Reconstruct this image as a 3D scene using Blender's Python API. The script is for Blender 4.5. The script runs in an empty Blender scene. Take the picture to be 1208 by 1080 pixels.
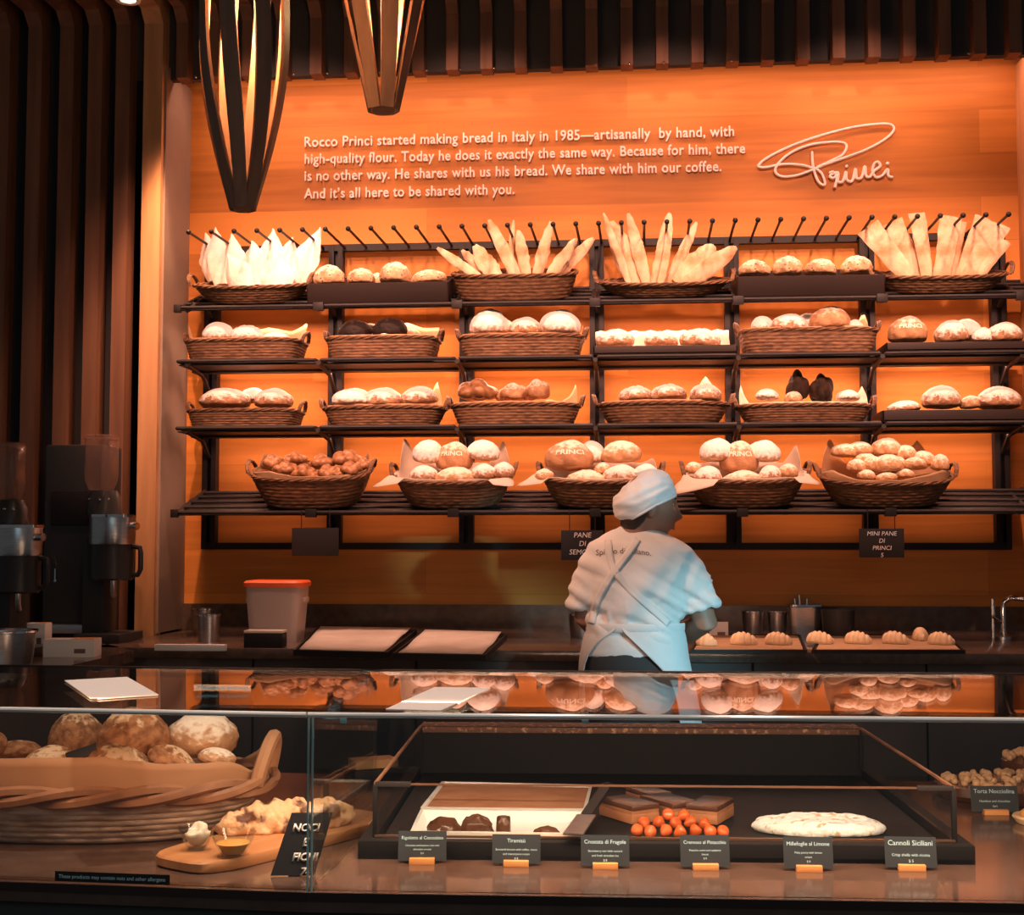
import bpy, bmesh, math, random
from mathutils import Vector, Matrix, noise
from mathutils.bvhtree import BVHTree
from math import sin, cos, pi, radians, sqrt, atan2
random.seed(7)
S = bpy.context.scene
COL = S.collection

# ------------------------------------------------------------------ camera
F = 1600.0
YAW, PITCH = radians(4.93), radians(3.53)
EYE = 1.37
CAM = Vector((0, 0, EYE))
FWD = Vector((-sin(YAW) * cos(PITCH), cos(YAW) * cos(PITCH), sin(PITCH)))
RGT = Vector((cos(YAW), sin(YAW), 0))
UPV = RGT.cross(FWD)
cd = bpy.data.cameras.new('camera')
cd.sensor_fit = 'HORIZONTAL'; cd.sensor_width = 36; cd.lens = F / 1208 * 36
cd.clip_start = 0.05
co = bpy.data.objects.new('camera', cd); COL.objects.link(co)
co.matrix_world = Matrix(((RGT.x, UPV.x, -FWD.x, 0), (RGT.y, UPV.y, -FWD.y, 0), (RGT.z, UPV.z, -FWD.z, EYE), (0, 0, 0, 1)))
S.camera = co
S.view_settings.view_transform = 'Standard'
S.view_settings.look = 'None'
S.view_settings.gamma = 1
S.view_settings.exposure = 0.0

# ------------------------------------------------------------------ pixel helpers
def ray(px, py):
    return FWD + (px - 604) / F * RGT - (py - 540) / F * UPV
def at(px, py, Y):
    d = ray(px, py); return CAM + d * (Y / d.y)
def onz(px, py, Z):
    d = ray(px, py); return CAM + d * ((Z - EYE) / d.z)
def mpp(p):
    return (Vector(p) - CAM).dot(FWD) / F

# ------------------------------------------------------------------ light
w = bpy.data.worlds.new('world'); S.world = w; w.use_nodes = True
bg = w.node_tree.nodes['Background']
bg.inputs[0].default_value = (0.95, 0.96, 1.0, 1); bg.inputs[1].default_value = 0.065
WARM = (1.0, 0.47, 0.33)
def aim(o, target):
    o.rotation_euler = (Vector(target) - o.location).to_track_quat('-Z', 'Y').to_euler()
def area(name, loc, target, sx, sy, watts, col=WARM, spread=180):
    l = bpy.data.lights.new(name, 'AREA'); l.shape = 'RECTANGLE'; l.size = sx; l.size_y = sy
    l.energy = watts; l.color = col; l.spread = radians(spread)
    o = bpy.data.objects.new(name, l); COL.objects.link(o); o.location = loc; aim(o, target); return o
def spot(name, loc, target, watts, ang, blend=.5, col=WARM, r=.03):
    l = bpy.data.lights.new(name, 'SPOT'); l.energy = watts; l.color = col; l.spot_size = radians(ang)
    l.spot_blend = blend; l.shadow_soft_size = r
    o = bpy.data.objects.new(name, l); COL.objects.link(o); o.location = loc; aim(o, target); return o
YW, YS = 5.90, 5.54
# warm track spots above the bread rack
for i, x in enumerate((-1.66, -1.15, -0.6, -0.05, 0.5, 1.05, 1.55)):
    spot('track_spot_light', (x, 4.98, 3.44), (x, 5.60, 2.0), 58 if i == 0 else 48, 84, .8)
for i, x in enumerate((-1.62, -1.1, -0.58, -0.05, 0.48, 1.0, 1.5)):
    spot('front_track_light', (x * .95, 3.6, 3.42), (x, 5.60, 2.10), 215 if i == 0 else 182, 41, .85)
for x in (-1.45, -.65, .15, .95):  # added fill spots that brighten the upper wall and its letters
    spot('wall_fill_light', (x, 4.55, 3.45), (x, 5.9, 2.86), 62, 52, .9)
# added fill spots that brighten the back counter and its trays
for x in (-1.45, -1.0, -.55, .55, 1.1):
    spot('counter_fill_light', (x * .95, 4.45, 3.42), (x, 5.14, .98), 52, 24, .8, (1, .58, .46))
# strip that washes the top of the timber wall from inside the niche
area('niche_strip_light', (-0.1, 5.70, 3.43), (-0.1, 5.9, 2.6), 3.5, .04, 14)
# one strip under each of the three upper shelves
for (py, dz, pw) in ((356, .030, 19), (421, .030, 19), (502, .030, 10)):
    zz = at(704, py, 5.52).z - dz + (.035 if py == 356 else 0)
    area('shelf_strip_light', (-0.12, 5.735, zz), (-0.12, 5.75, zz - .25), 3.35, .04, pw, spread=165)
# downlight at the lit post
spot('post_spot_light', (-1.90, 5.36, 3.36), (-1.95, 5.60, 1.4), 150, 42, .8, (1, .47, .24))
# warm lamps inside the counter display
area('display_strip_light', (0.12, 2.14, 1.098), (0.12, 2.55, .84), 1.35, .05, 8.0, (1, .60, .40))
area('display_strip_light', (-0.86, 2.14, 1.098), (-0.86, 2.5, .84), .55, .05, .75, (1, .50, .28))
# narrow downlights over the counter glass; one added to brighten its front edge
for x, tx in ((-0.75, -0.84), (-0.2, -0.31), (0.45, 0.40)):
    spot('counter_down_light', (x, 1.9, 3.40), (tx, 2.25, 1.11), 150, 24, .8, (1, .78, .66))
# cool lamp in the shop, to the right of the photographer
spot('cool_side_light', (2.2, 1.5, 1.6), (.20, 4.62, 1.0), 480, 12, .9, (.36, .84, 1.0), .12)
spot('cool_side_light', (2.2, 1.3, 2.2), (.04, 4.62, 1.56), 330, 5.2, .9, (.50, .86, 1.0), .05)  # added narrow spot that cools and brightens the cap
area('front_fill_light', (0.8, -2.2, 3.0), (0.1, 3.0, 1.0), 3.0, 1.2, 9, (.60, .88, 1.0))  # added unseen fill behind the camera, lifts the dark surfaces
# added unseen spot that warms the baker's shoulders from the pendant side
spot('baker_fill_light', (-1.5, 3.2, 3.3), (-.02, 4.62, 1.35), 230, 17, .8, (1, .52, .34), .08)

# ------------------------------------------------------------------ materials
def nt(m): return m.node_tree.nodes, m.node_tree.links
def mat(name, c, rough=.6, metal=0, spec=.4, c2=None, nscale=20, stretch=(1, 1, 1), lo=.35, hi=.65, bump=0, bscale=None, detail=4, coat=0):
    m = bpy.data.materials.new(name); m.use_nodes = True
    N, L = nt(m); b = N['Principled BSDF']
    b.inputs['Base Color'].default_value = (*c, 1); b.inputs['Roughness'].default_value = rough
    b.inputs['Metallic'].default_value = metal; b.inputs['Specular IOR Level'].default_value = spec
    b.inputs['Coat Weight'].default_value = coat
    if c2 or bump:
        tc = N.new('ShaderNodeTexCoord'); mp = N.new('ShaderNodeMapping'); mp.inputs['Scale'].default_value = stretch
        L.new(tc.outputs['Object'], mp.inputs[0])
    if c2:
        n = N.new('ShaderNodeTexNoise'); n.inputs['Scale'].default_value = nscale; n.inputs['Detail'].default_value = detail
        L.new(mp.outputs[0], n.inputs['Vector'])
        r = N.new('ShaderNodeValToRGB'); r.color_ramp.elements[0].position = lo; r.color_ramp.elements[1].position = hi
        r.color_ramp.elements[0].color = (*c, 1); r.color_ramp.elements[1].color = (*c2, 1)
        L.new(n.outputs[0], r.inputs[0]); L.new(r.outputs[0], b.inputs['Base Color'])
    if bump:
        n2 = N.new('ShaderNodeTexNoise'); n2.inputs['Scale'].default_value = bscale or nscale; n2.inputs['Detail'].default_value = 5
        L.new(mp.outputs[0], n2.inputs['Vector'])
        bp = N.new('ShaderNodeBump'); bp.inputs['Strength'].default_value = bump; bp.inputs['Distance'].default_value = .01
        L.new(n2.outputs[0], bp.inputs['Height']); L.new(bp.outputs[0], b.inputs['Normal'])
    return m
def emit(name, c, s):
    m = bpy.data.materials.new(name); m.use_nodes = True; b = nt(m)[0]['Principled BSDF']
    b.inputs['Base Color'].default_value = (*c, 1); b.inputs['Emission Color'].default_value = (*c, 1); b.inputs['Emission Strength'].default_value = s
    return m
def glass(name, tint=(.97, 1, .99), rough=0.0, edge=None):
    """clear pane: Schlick reflection over see-through glass"""
    m = bpy.data.materials.new(name); m.use_nodes = True; N, L = nt(m)
    N.remove(N['Principled BSDF']); out = N['Material Output']
    t = N.new('ShaderNodeBsdfTransparent'); t.inputs[0].default_value = (*tint, 1)
    g = N.new('ShaderNodeBsdfGlossy'); g.inputs['Roughness'].default_value = rough
    geo = N.new('ShaderNodeNewGeometry'); dp = N.new('ShaderNodeVectorMath'); dp.operation = 'DOT_PRODUCT'
    L.new(geo.outputs['Incoming'], dp.inputs[0]); L.new(geo.outputs['Normal'], dp.inputs[1])
    def mth(op, a, bb):
        x = N.new('ShaderNodeMath'); x.operation = op
        for k, v in enumerate((a, bb)):
            if v is None: continue
            if isinstance(v, (int, float)): x.inputs[k].default_value = v
            else: L.new(v, x.inputs[k])
        return x.outputs[0]
    a = mth('ABSOLUTE', dp.outputs['Value'], None); a = mth('SUBTRACT', 1.0, a); a = mth('POWER', a, 5.0)
    a = mth('MULTIPLY', a, .96); a = mth('ADD', a, .035)
    mx = N.new('ShaderNodeMixShader'); L.new(a, mx.inputs[0]); L.new(t.outputs[0], mx.inputs[1]); L.new(g.outputs[0], mx.inputs[2])
    L.new(mx.outputs[0], out.inputs[0]); return m
def crust(name, base, dark, flour, amount, nscale=2.2, spots=None):
    """bread crust: baked base, darker patches, and a dusting of flour that is thickest on top"""
    m = bpy.data.materials.new(name); m.use_nodes = True; N, L = nt(m); b = N['Principled BSDF']
    b.inputs['Roughness'].default_value = .75; b.inputs['Specular IOR Level'].default_value = .25
    tc = N.new('ShaderNodeTexCoord')
    n1 = N.new('ShaderNodeTexNoise'); n1.inputs['Scale'].default_value = nscale; n1.inputs['Detail'].default_value = 5
    L.new(tc.outputs['Object'], n1.inputs['Vector'])
    r1 = N.new('ShaderNodeValToRGB'); r1.color_ramp.elements[0].position = .35; r1.color_ramp.elements[1].position = .65
    r1.color_ramp.elements[0].color = (*dark, 1); r1.color_ramp.elements[1].color = (*base, 1)
    L.new(n1.outputs[0], r1.inputs[0])
    sep = N.new('ShaderNodeSeparateXYZ'); L.new(tc.outputs['Object'], sep.inputs[0])
    n2 = N.new('ShaderNodeTexNoise'); n2.inputs['Scale'].default_value = 4.0; n2.inputs['Detail'].default_value = 8
    L.new(tc.outputs['Object'], n2.inputs['Vector'])
    ma = N.new('ShaderNodeMath'); ma.operation = 'MULTIPLY_ADD'; ma.inputs[1].default_value = .55
    L.new(sep.outputs['Z'], ma.inputs[0]); L.new(n2.outputs[0], ma.inputs[2])
    r2 = N.new('ShaderNodeValToRGB'); r2.color_ramp.elements[0].position = 1.0 - amount; r2.color_ramp.elements[1].position = min(1.0, 1.22 - amount)
    r2.color_ramp.elements[0].color = (0, 0, 0, 1); r2.color_ramp.elements[1].color = (1, 1, 1, 1)
    L.new(ma.outputs[0], r2.inputs[0])
    mx = N.new('ShaderNodeMix'); mx.data_type = 'RGBA'; L.new(r2.outputs[0], mx.inputs['Factor'])
    L.new(r1.outputs[0], mx.inputs['A']); mx.inputs['B'].default_value = (*flour, 1)
    last = mx.outputs['Result']
    if spots:
        v = N.new('ShaderNodeTexVoronoi'); v.inputs['Scale'].default_value = 3.2; L.new(tc.outputs['Object'], v.inputs['Vector'])
        r3 = N.new('ShaderNodeValToRGB'); r3.color_ramp.elements[0].position = .16; r3.color_ramp.elements[1].position = .24
        r3.color_ramp.elements[0].color = (1, 1, 1, 1); r3.color_ramp.elements[1].color = (0, 0, 0, 1)
        L.new(v.outputs['Distance'], r3.inputs[0])
        m3 = N.new('ShaderNodeMix'); m3.data_type = 'RGBA'; L.new(r3.outputs[0], m3.inputs['Factor'])
        L.new(last, m3.inputs['A']); m3.inputs['B'].default_value = (*spots, 1); last = m3.outputs['Result']
    L.new(last, b.inputs['Base Color'])
    bp = N.new('ShaderNodeBump'); bp.inputs['Strength'].default_value = .35; bp.inputs['Distance'].default_value = .02
    L.new(n2.outputs[0], bp.inputs['Height']); L.new(bp.outputs[0], b.inputs['Normal'])
    return m
def planks(name, cols, bw=2.4, rh=.19, axis='XZ', rough=.5):
    m = bpy.data.materials.new(name); m.use_nodes = True; N, L = nt(m); b = N['Principled BSDF']
    b.inputs['Roughness'].default_value = rough; b.inputs['Specular IOR Level'].default_value = .25
    tc = N.new('ShaderNodeTexCoord'); sep = N.new('ShaderNodeSeparateXYZ'); cmb = N.new('ShaderNodeCombineXYZ')
    L.new(tc.outputs['Object'], sep.inputs[0]); L.new(sep.outputs[axis[0]], cmb.inputs[0]); L.new(sep.outputs[axis[1]], cmb.inputs[1])
    br = N.new('ShaderNodeTexBrick'); br.inputs['Scale'].default_value = 1; br.inputs['Brick Width'].default_value = bw
    br.inputs['Row Height'].default_value = rh; br.inputs['Mortar Size'].default_value = .0015; br.offset = .37
    br.inputs['Color1'].default_value = (0, 0, 0, 1); br.inputs['Color2'].default_value = (1, 1, 1, 1); br.inputs['Mortar'].default_value = (.15, .15, .15, 1)
    L.new(cmb.outputs[0], br.inputs['Vector'])
    mp = N.new('ShaderNodeMapping'); mp.inputs['Scale'].default_value = (1.2, 22, 1); L.new(cmb.outputs[0], mp.inputs[0])
    n = N.new('ShaderNodeTexNoise'); n.inputs['Scale'].default_value = 1.3; n.inputs['Detail'].default_value = 6; n.inputs['Distortion'].default_value = .6
    L.new(mp.outputs[0], n.inputs['Vector'])
    ma = N.new('ShaderNodeMath'); ma.operation = 'MULTIPLY_ADD'; ma.inputs[1].default_value = .52
    L.new(br.outputs['Color'], ma.inputs[0]); 
    mb = N.new('ShaderNodeMath'); mb.operation = 'MULTIPLY'; mb.inputs[1].default_value = .75; L.new(n.outputs[0], mb.inputs[0])
    L.new(mb.outputs[0], ma.inputs[2])
    r = N.new('ShaderNodeValToRGB'); r.color_ramp.elements[0].position = .25; r.color_ramp.elements[1].position = .8
    r.color_ramp.elements[0].color = (*cols[0], 1); r.color_ramp.elements[1].color = (*cols[1], 1)
    L.new(ma.outputs[0], r.inputs[0]); L.new(r.outputs[0], b.inputs['Base Color']); return m

def translucent(m, k=.4):
    N, L = nt(m); b = N['Principled BSDF']; t = N.new('ShaderNodeBsdfTranslucent'); mx = N.new('ShaderNodeMixShader'); mx.inputs[0].default_value = k
    src = b.inputs['Base Color']
    if src.is_linked: L.new(src.links[0].from_socket, t.inputs[0])
    else: t.inputs[0].default_value = src.default_value
    L.new(b.outputs[0], mx.inputs[1]); L.new(t.outputs[0], mx.inputs[2]); L.new(mx.outputs[0], N['Material Output'].inputs[0]); return m
M = {}
M['wall'] = planks('timber_planks', ((.42, .148, .028), (.68, .265, .052)))
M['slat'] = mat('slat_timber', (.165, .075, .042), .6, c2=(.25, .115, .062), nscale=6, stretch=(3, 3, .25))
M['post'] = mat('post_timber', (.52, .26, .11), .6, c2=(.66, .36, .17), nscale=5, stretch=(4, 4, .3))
M['plaster'] = mat('pale_panel', (.27, .205, .16), .7, c2=(.32, .25, .195), nscale=3)
M['dark'] = mat('dark_paint', (.085, .078, .076), .85, spec=.1)
M['floor'] = mat('floor_tile', (.06, .055, .05), .5, c2=(.08, .07, .065), nscale=4)
M['black'] = mat('black_steel', (.021, .018, .018), .5, spec=.22)
M['blackgloss'] = mat('black_plastic', (.040, .039, .040), .3, spec=.3)
M['steel'] = mat('brushed_steel', (.62, .62, .62), .28, 1, c2=(.5, .5, .5), nscale=30, stretch=(1, 1, 12))
M['chrome'] = mat('chrome', (.75, .75, .75), .1, 1)
M['wicker'] = mat('wicker', (.095, .044, .021), .65, c2=(.25, .125, .060), nscale=30, stretch=(1, 1, 4), bump=.3, bscale=120)
M['wickerpale'] = mat('pale_wicker', (.34, .20, .125), .6, c2=(.66, .46, .33), nscale=16, stretch=(1, 1, 4), bump=.3, bscale=90)
M['wickerbrown'] = mat('brown_willow', (.20, .085, .04), .55, c2=(.34, .16, .08), nscale=14)
M['kraft'] = mat('kraft_paper', (.62, .39, .21), .7, c2=(.70, .46, .26), nscale=10)
M['paper'] = mat('pale_paper', (.84, .73, .60), .7, c2=(.90, .81, .70), nscale=10)
translucent(M['kraft'], .35); translucent(M['paper'], .4)
M['white'] = mat('white_paper', (.86, .83, .79), .6)
M['tray'] = mat('tray_metal', (.032, .021, .018), .5, spec=.22)
M['floured'] = crust('floured_crust', (.58, .32, .17), (.34, .16, .075), (.92, .84, .76), .52)
M['white_loaf'] = crust('white_floured_crust', (.74, .53, .36), (.52, .30, .16), (.95, .90, .84), .74)
M['brown'] = crust('brown_crust', (.60, .33, .17), (.42, .21, .10), (.88, .74, .60), .30)
M['golden'] = crust('golden_crust', (.72, .43, .22), (.50, .26, .12), (.93, .80, .65), .40)
M['darkloaf'] = crust('dark_crust', (.030, .018, .014), (.016, .010, .008), (.07, .045, .035), .10)
M['rye'] = crust('rye_crust', (.055, .026, .014), (.016, .009, .006), (.10, .05, .03), .08)
M['fruit'] = crust('fruited_crust', (.72, .47, .28), (.50, .28, .15), (.90, .74, .58), .38, spots=(.16, .06, .03))
M['cake'] = crust('seeded_crust', (.46, .21, .09), (.20, .075, .03), (.70, .48, .30), .13, nscale=3.4)
M['brownpaper'] = mat('brown_paper', (.42, .205, .10), .6, c2=(.50, .26, .13), nscale=6)
M['pitch'] = mat('matt_black_panel', (.012, .011, .011), .6, spec=.15)
M['brass'] = mat('brass_trim', (.62, .36, .22), .35, 1)
translucent(M['brownpaper'], .2)
M['tealglass'] = mat('teal_glass_edge', (.34, .60, .62), .12, 0, .8)
M['flat'] = mat('flatbread', (.50, .26, .12), .75, c2=(.84, .62, .42), nscale=11, bump=.5, bscale=40)
M['sheet'] = mat('music_bread', (.86, .76, .66), .7, c2=(.94, .88, .80), nscale=12, bump=.35, bscale=45)
M['pastry'] = mat('glazed_pastry', (.80, .53, .28), .45, c2=(.90, .69, .44), nscale=25)
M['knot'] = mat('brown_pastry', (.20, .085, .035), .4, c2=(.46, .22, .095), nscale=2.5)
M['stamp'] = mat('flour_stamp', (.95, .86, .72), .9)
M['letter'] = mat('white_letter', (.93, .86, .80), .6)
M['chalk'] = mat('chalk', (.75, .72, .70), .9)
M['slate'] = mat('chalkboard', (.028, .025, .025), .8, spec=.15)
M['counter'] = mat('counter_stone', (.085, .058, .045), .16, c2=(.12, .082, .062), nscale=30, spec=.5)
M['deck'] = mat('deck_stone', (.115, .062, .043), .13, c2=(.145, .080, .056), nscale=24, spec=.55)
M['glass'] = glass('clear_glass')
M['glassedge'] = mat('glass_edge_highlight', (.90, .88, .82), .12, 0, .9)  # pale colour paints in the light caught along the glass edge
M['cup'] = glass('bowl_glass', (.93, .95, .95))
M['plastic'] = mat('translucent_plastic', (.72, .56, .48), .35)
M['plastic'].node_tree.nodes['Principled BSDF'].inputs['Transmission Weight'].default_value = .25
M['redlid'] = mat('red_lid', (.88, .14, .035), .4)
M['skin'] = mat('skin', (.30, .145, .095), .5, c2=(.34, .17, .115), nscale=12)
M['lips'] = mat('lips', (.30, .095, .075), .45)
M['hair'] = mat('dark_hair', (.03, .018, .013), .5)
M['shirt'] = mat('white_cotton', (.76, .72, .70), .85, c2=(.80, .77, .75), nscale=8, bump=.15, bscale=60)
M['apron'] = mat('apron_cloth', (.72, .70, .69), .85, c2=(.77, .75, .74), nscale=8, bump=.12, bscale=70)
M['trousers'] = mat('black_cloth', (.045, .044, .046), .9)
M['print'] = mat('grey_print', (.20, .13, .12), .9)
M['board'] = mat('board_wood', (.48, .19, .070), .5, c2=(.58, .26, .10), nscale=5, stretch=(1, 8, 1))
M['card'] = mat('slate_card', (.030, .037, .042), .6)
M['cardtext'] = mat('card_text', (.52, .78, .84), .7)
M['stand'] = mat('card_stand_wood', (.80, .36, .12), .5)
M['choc'] = mat('chocolate', (.075, .028, .014), .25, c2=(.12, .045, .022), nscale=30)
M['cocoa'] = mat('cocoa_cream', (.38, .14, .055), .7, c2=(.46, .19, .085), nscale=20)
M['porcelain'] = mat('white_enamel', (.85, .80, .76), .2)
M['berry'] = mat('strawberry', (.62, .07, .02), .12, c2=(.75, .16, .03), nscale=20)
M['meringue'] = mat('sugar_crust', (.66, .40, .24), .8, c2=(.96, .91, .87), nscale=55, lo=.36, hi=.46, bump=.8, bscale=60)
M['nut'] = mat('hazelnut', (.66, .34, .14), .4, c2=(.88, .62, .38), nscale=30)
M['butter'] = mat('butter', (.86, .72, .55), .5)
M['jam'] = mat('apricot_jam', (.85, .42, .10), .15)
M['bulb'] = emit('lamp_glow', (1, .62, .34), 3.0)
M['spotglow'] = emit('downlight_glow', (1, .85, .7), 6.0)
M['led'] = emit('led_strip', (1, .58, .28), 7.0)
M['cyan'] = mat('cyan_letter', (.10, .42, .62), .5)
M['teal'] = mat('teal_clip', (.25, .55, .62), .3)
M['lampwood'] = mat('lamp_veneer', (.27, .135, .08), .55, c2=(.36, .18, .105), nscale=5, stretch=(8, 8, .5))
# ------------------------------------------------------------------ mesh helpers
DG = lambda: bpy.context.evaluated_depsgraph_get()
def smooth(me, ang=40):
    for p in me.polygons: p.use_smooth = True
    try: me.set_sharp_from_angle(angle=radians(ang))
    except Exception: pass
class MB:
    def __init__(s): s.b = bmesh.new()
    def box(s, c, d, rot=None, bev=0):
        r = bmesh.ops.create_cube(s.b, size=1)['verts']
        mt = Matrix.Translation(Vector(c)) @ ((rot.to_4x4() if rot else Matrix.Identity(4))) @ Matrix.Diagonal((*d, 1))
        bmesh.ops.transform(s.b, matrix=mt, verts=r)
        if bev:
            es = list({e for v in r for e in v.link_edges})
            bmesh.ops.bevel(s.b, geom=es, offset=bev, segments=2, affect='EDGES', profile=.6)
        return s
    def ring_loft(s, rings, closed=True, cap=True):
        vs = [[s.b.verts.new(p) for p in r] for r in rings]
        n = len(rings[0])
        for a, b in zip(vs, vs[1:]):
            for j in range(n if closed else n - 1):
                k = (j + 1) % n
                try: s.b.faces.new((a[j], a[k], b[k], b[j]))
                except ValueError: pass
        if cap and closed:
            for r, f in ((vs[0], True), (vs[-1], False)):
                try: s.b.faces.new(r[::-1] if f else r)
                except ValueError: pass
        return s
    def tube(s, pts, r, n=8, closed=False, cap=True):
        pts = [Vector(p) for p in pts]; N = len(pts)
        rr = r if isinstance(r, (list, tuple)) else [r] * N
        rings = []; prev = None
        for i, p in enumerate(pts):
            a = pts[(i - 1) % N] if (closed or i > 0) else p
            b = pts[(i + 1) % N] if (closed or i < N - 1) else p
            t = (b - a).normalized()
            if prev is None:
                ref = Vector((0, 0, 1)) if abs(t.z) < .9 else Vector((1, 0, 0)); u = t.cross(ref).normalized()
            else:
                u = (prev - t * prev.dot(t))
                u = u.normalized() if u.length > 1e-6 else t.orthogonal().normalized()
            prev = u; v = t.cross(u)
            rings.append([p + (u * cos(2 * pi * k / n) + v * sin(2 * pi * k / n)) * rr[i] for k in range(n)])
        if closed: rings.append(rings[0]); s.ring_loft(rings, True, False)
        else: s.ring_loft(rings, True, cap)
        return s
    def bar(s, a, b, w, h, up=(0, 0, 1)):
        a, b = Vector(a), Vector(b); t = (b - a).normalized(); u = t.cross(Vector(up))
        u = u.normalized() if u.length > 1e-5 else t.orthogonal().normalized(); v = u.cross(t)
        q = [u * w / 2 + v * h / 2, -u * w / 2 + v * h / 2, -u * w / 2 - v * h / 2, u * w / 2 - v * h / 2]
        return s.ring_loft([[a + k for k in q], [b + k for k in q]])
    def lathe(s, prof, c=(0, 0, 0), n=32, cap=False):
        c = Vector(c)
        return s.ring_loft([[c + Vector((r * cos(2 * pi * k / n), r * sin(2 * pi * k / n), z)) for k in range(n)] for r, z in prof], True, cap)
    def ell(s, c, r, rot=None, u=16, v=10):
        x = bmesh.ops.create_uvsphere(s.b, u_segments=u, v_segments=v, radius=1)['verts']
        bmesh.ops.transform(s.b, matrix=Matrix.Translation(Vector(c)) @ (rot.to_4x4() if rot else Matrix.Identity(4)) @ Matrix.Diagonal((*r, 1)), verts=x)
        return s
    def poly(s, pts, thick=None, d=(0, 0, -1)):
        if thick is None:
            s.b.faces.new([s.b.verts.new(p) for p in pts]); return s
        dd = Vector(d) * thick
        return s.ring_loft([[Vector(p) for p in pts], [Vector(p) + dd for p in pts]])
    def mesh(s, name, m, sm=True, ang=40):
        bmesh.ops.remove_doubles(s.b, verts=s.b.verts, dist=1e-6)
        bmesh.ops.recalc_face_normals(s.b, faces=s.b.faces)
        me = bpy.data.meshes.new(name); s.b.to_mesh(me); s.b.free()
        if m: me.materials.append(m)
        if sm: smooth(me, ang)
        return me
    def build(s, name, m, parent=None, loc=None, sm=True, ang=40):
        return link(name, s.mesh(name, m, sm, ang), parent, loc)
def link(name, me, parent=None, loc=None):
    o = bpy.data.objects.new(name, me); COL.objects.link(o)
    if parent: o.parent = parent
    if loc is not None: o.location = loc
    return o
def recentre(o):
    """move a mesh built in world coordinates onto an origin at its base"""
    vs = [v.co for v in o.data.vertices]
    c = Vector(((min(v.x for v in vs) + max(v.x for v in vs)) / 2, (min(v.y for v in vs) + max(v.y for v in vs)) / 2, min(v.z for v in vs)))
    o.data.transform(Matrix.Translation(-c)); o.location = c; return o
def tag(o, label, cat, group=None, kind=None):
    o['label'] = label; o['category'] = cat
    if group: o['group'] = group
    if kind: o['kind'] = kind
    return o
def struct(o): o['kind'] = 'structure'; return o
def empty(name, loc=(0, 0, 0), rot=(0, 0, 0), label=None, cat=None, group=None):
    o = bpy.data.objects.new(name, None); COL.objects.link(o); o.location = loc; o.rotation_euler = rot
    o.empty_display_size = .05
    if label: tag(o, label, cat, group)
    return o
def baked(mods, me):
    """mesh after modifiers; mods is a function that adds them"""
    o = bpy.data.objects.new('work', me); COL.objects.link(o); mods(o)
    bpy.context.view_layer.update()
    r = bpy.data.meshes.new_from_object(o.evaluated_get(DG()))
    bpy.data.objects.remove(o); return r
def text_mesh(txt, size=1.0, ext=.0, align='LEFT', res=3, bold=0, shear=0, space=1.0):
    c = bpy.data.curves.new('text', 'FONT'); c.body = txt; c.size = size; c.extrude = ext; c.align_x = align; c.resolution_u = res
    c.offset = bold; c.shear = shear; c.space_character = space
    o = bpy.data.objects.new('work', c); COL.objects.link(o); bpy.context.view_layer.update()
    me = bpy.data.meshes.new_from_object(o.evaluated_get(DG())); bpy.data.objects.remove(o); bpy.data.curves.remove(c)
    return me
def mesh_bounds(me):
    xs = [v.co.x for v in me.vertices]; ys = [v.co.y for v in me.vertices]
    return min(xs), max(xs), min(ys), max(ys)
def text_on(name, lines, m, parent, origin, xdir, ydir, width, ext=.0008, lead=1.5, bold=0, shear=0, sizes=None):
    """lines of text on a flat face: origin is the centre of the first baseline; width is the face's text width for the widest line"""
    xd, yd = Vector(xdir).normalized(), Vector(ydir).normalized(); nd = xd.cross(yd)
    mes = [text_mesh(l, 1.0, 0.0, 'CENTER', bold=bold, shear=shear) for l in lines]
    W = [(lambda b: b[1] - b[0])(mesh_bounds(q)) for q in mes]
    sizes = sizes or [1.0] * len(lines); sc = width / max(a * k for a, k in zip(W, sizes)); y = 0
    b = bmesh.new()
    for q, k in zip(mes, sizes):
        t = bmesh.new(); t.from_mesh(q)
        r = bmesh.ops.extrude_face_region(t, geom=t.faces[:]); 
        for v in t.verts: v.co.z = 0
        for v in r['geom']:
            if isinstance(v, bmesh.types.BMVert): v.co.z = ext
        for v in t.verts:
            p = v.co; v.co = Vector(origin) + xd * p.x * sc * k + yd * (p.y * sc * k + y) + nd * (p.z + .0003)
        tmp = bpy.data.meshes.new('t'); t.to_mesh(tmp); t.free(); b.from_mesh(tmp); bpy.data.meshes.remove(tmp)
        y -= sc * k * lead
    me = bpy.data.meshes.new(name); b.to_mesh(me); b.free(); me.materials.append(m)
    for q in mes: bpy.data.meshes.remove(q)
    return link(name, me, parent)
def superel(a, b, n, N):
    """N points evenly spaced along a superellipse"""
    P = []
    for k in range(720):
        t = 2 * pi * k / 720; c, s_ = cos(t), sin(t)
        P.append(Vector((a * math.copysign(abs(c) ** (2 / n), c), b * math.copysign(abs(s_) ** (2 / n), s_), 0)))
    L = [0]
    for i in range(720): L.append(L[-1] + (P[(i + 1) % 720] - P[i]).length)
    out = []; j = 0
    for k in range(N):
        d = L[-1] * k / N
        while L[j + 1] < d: j += 1
        f = (d - L[j]) / max(1e-9, L[j + 1] - L[j]); out.append(P[j].lerp(P[(j + 1) % 720], f))
    return out

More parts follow.
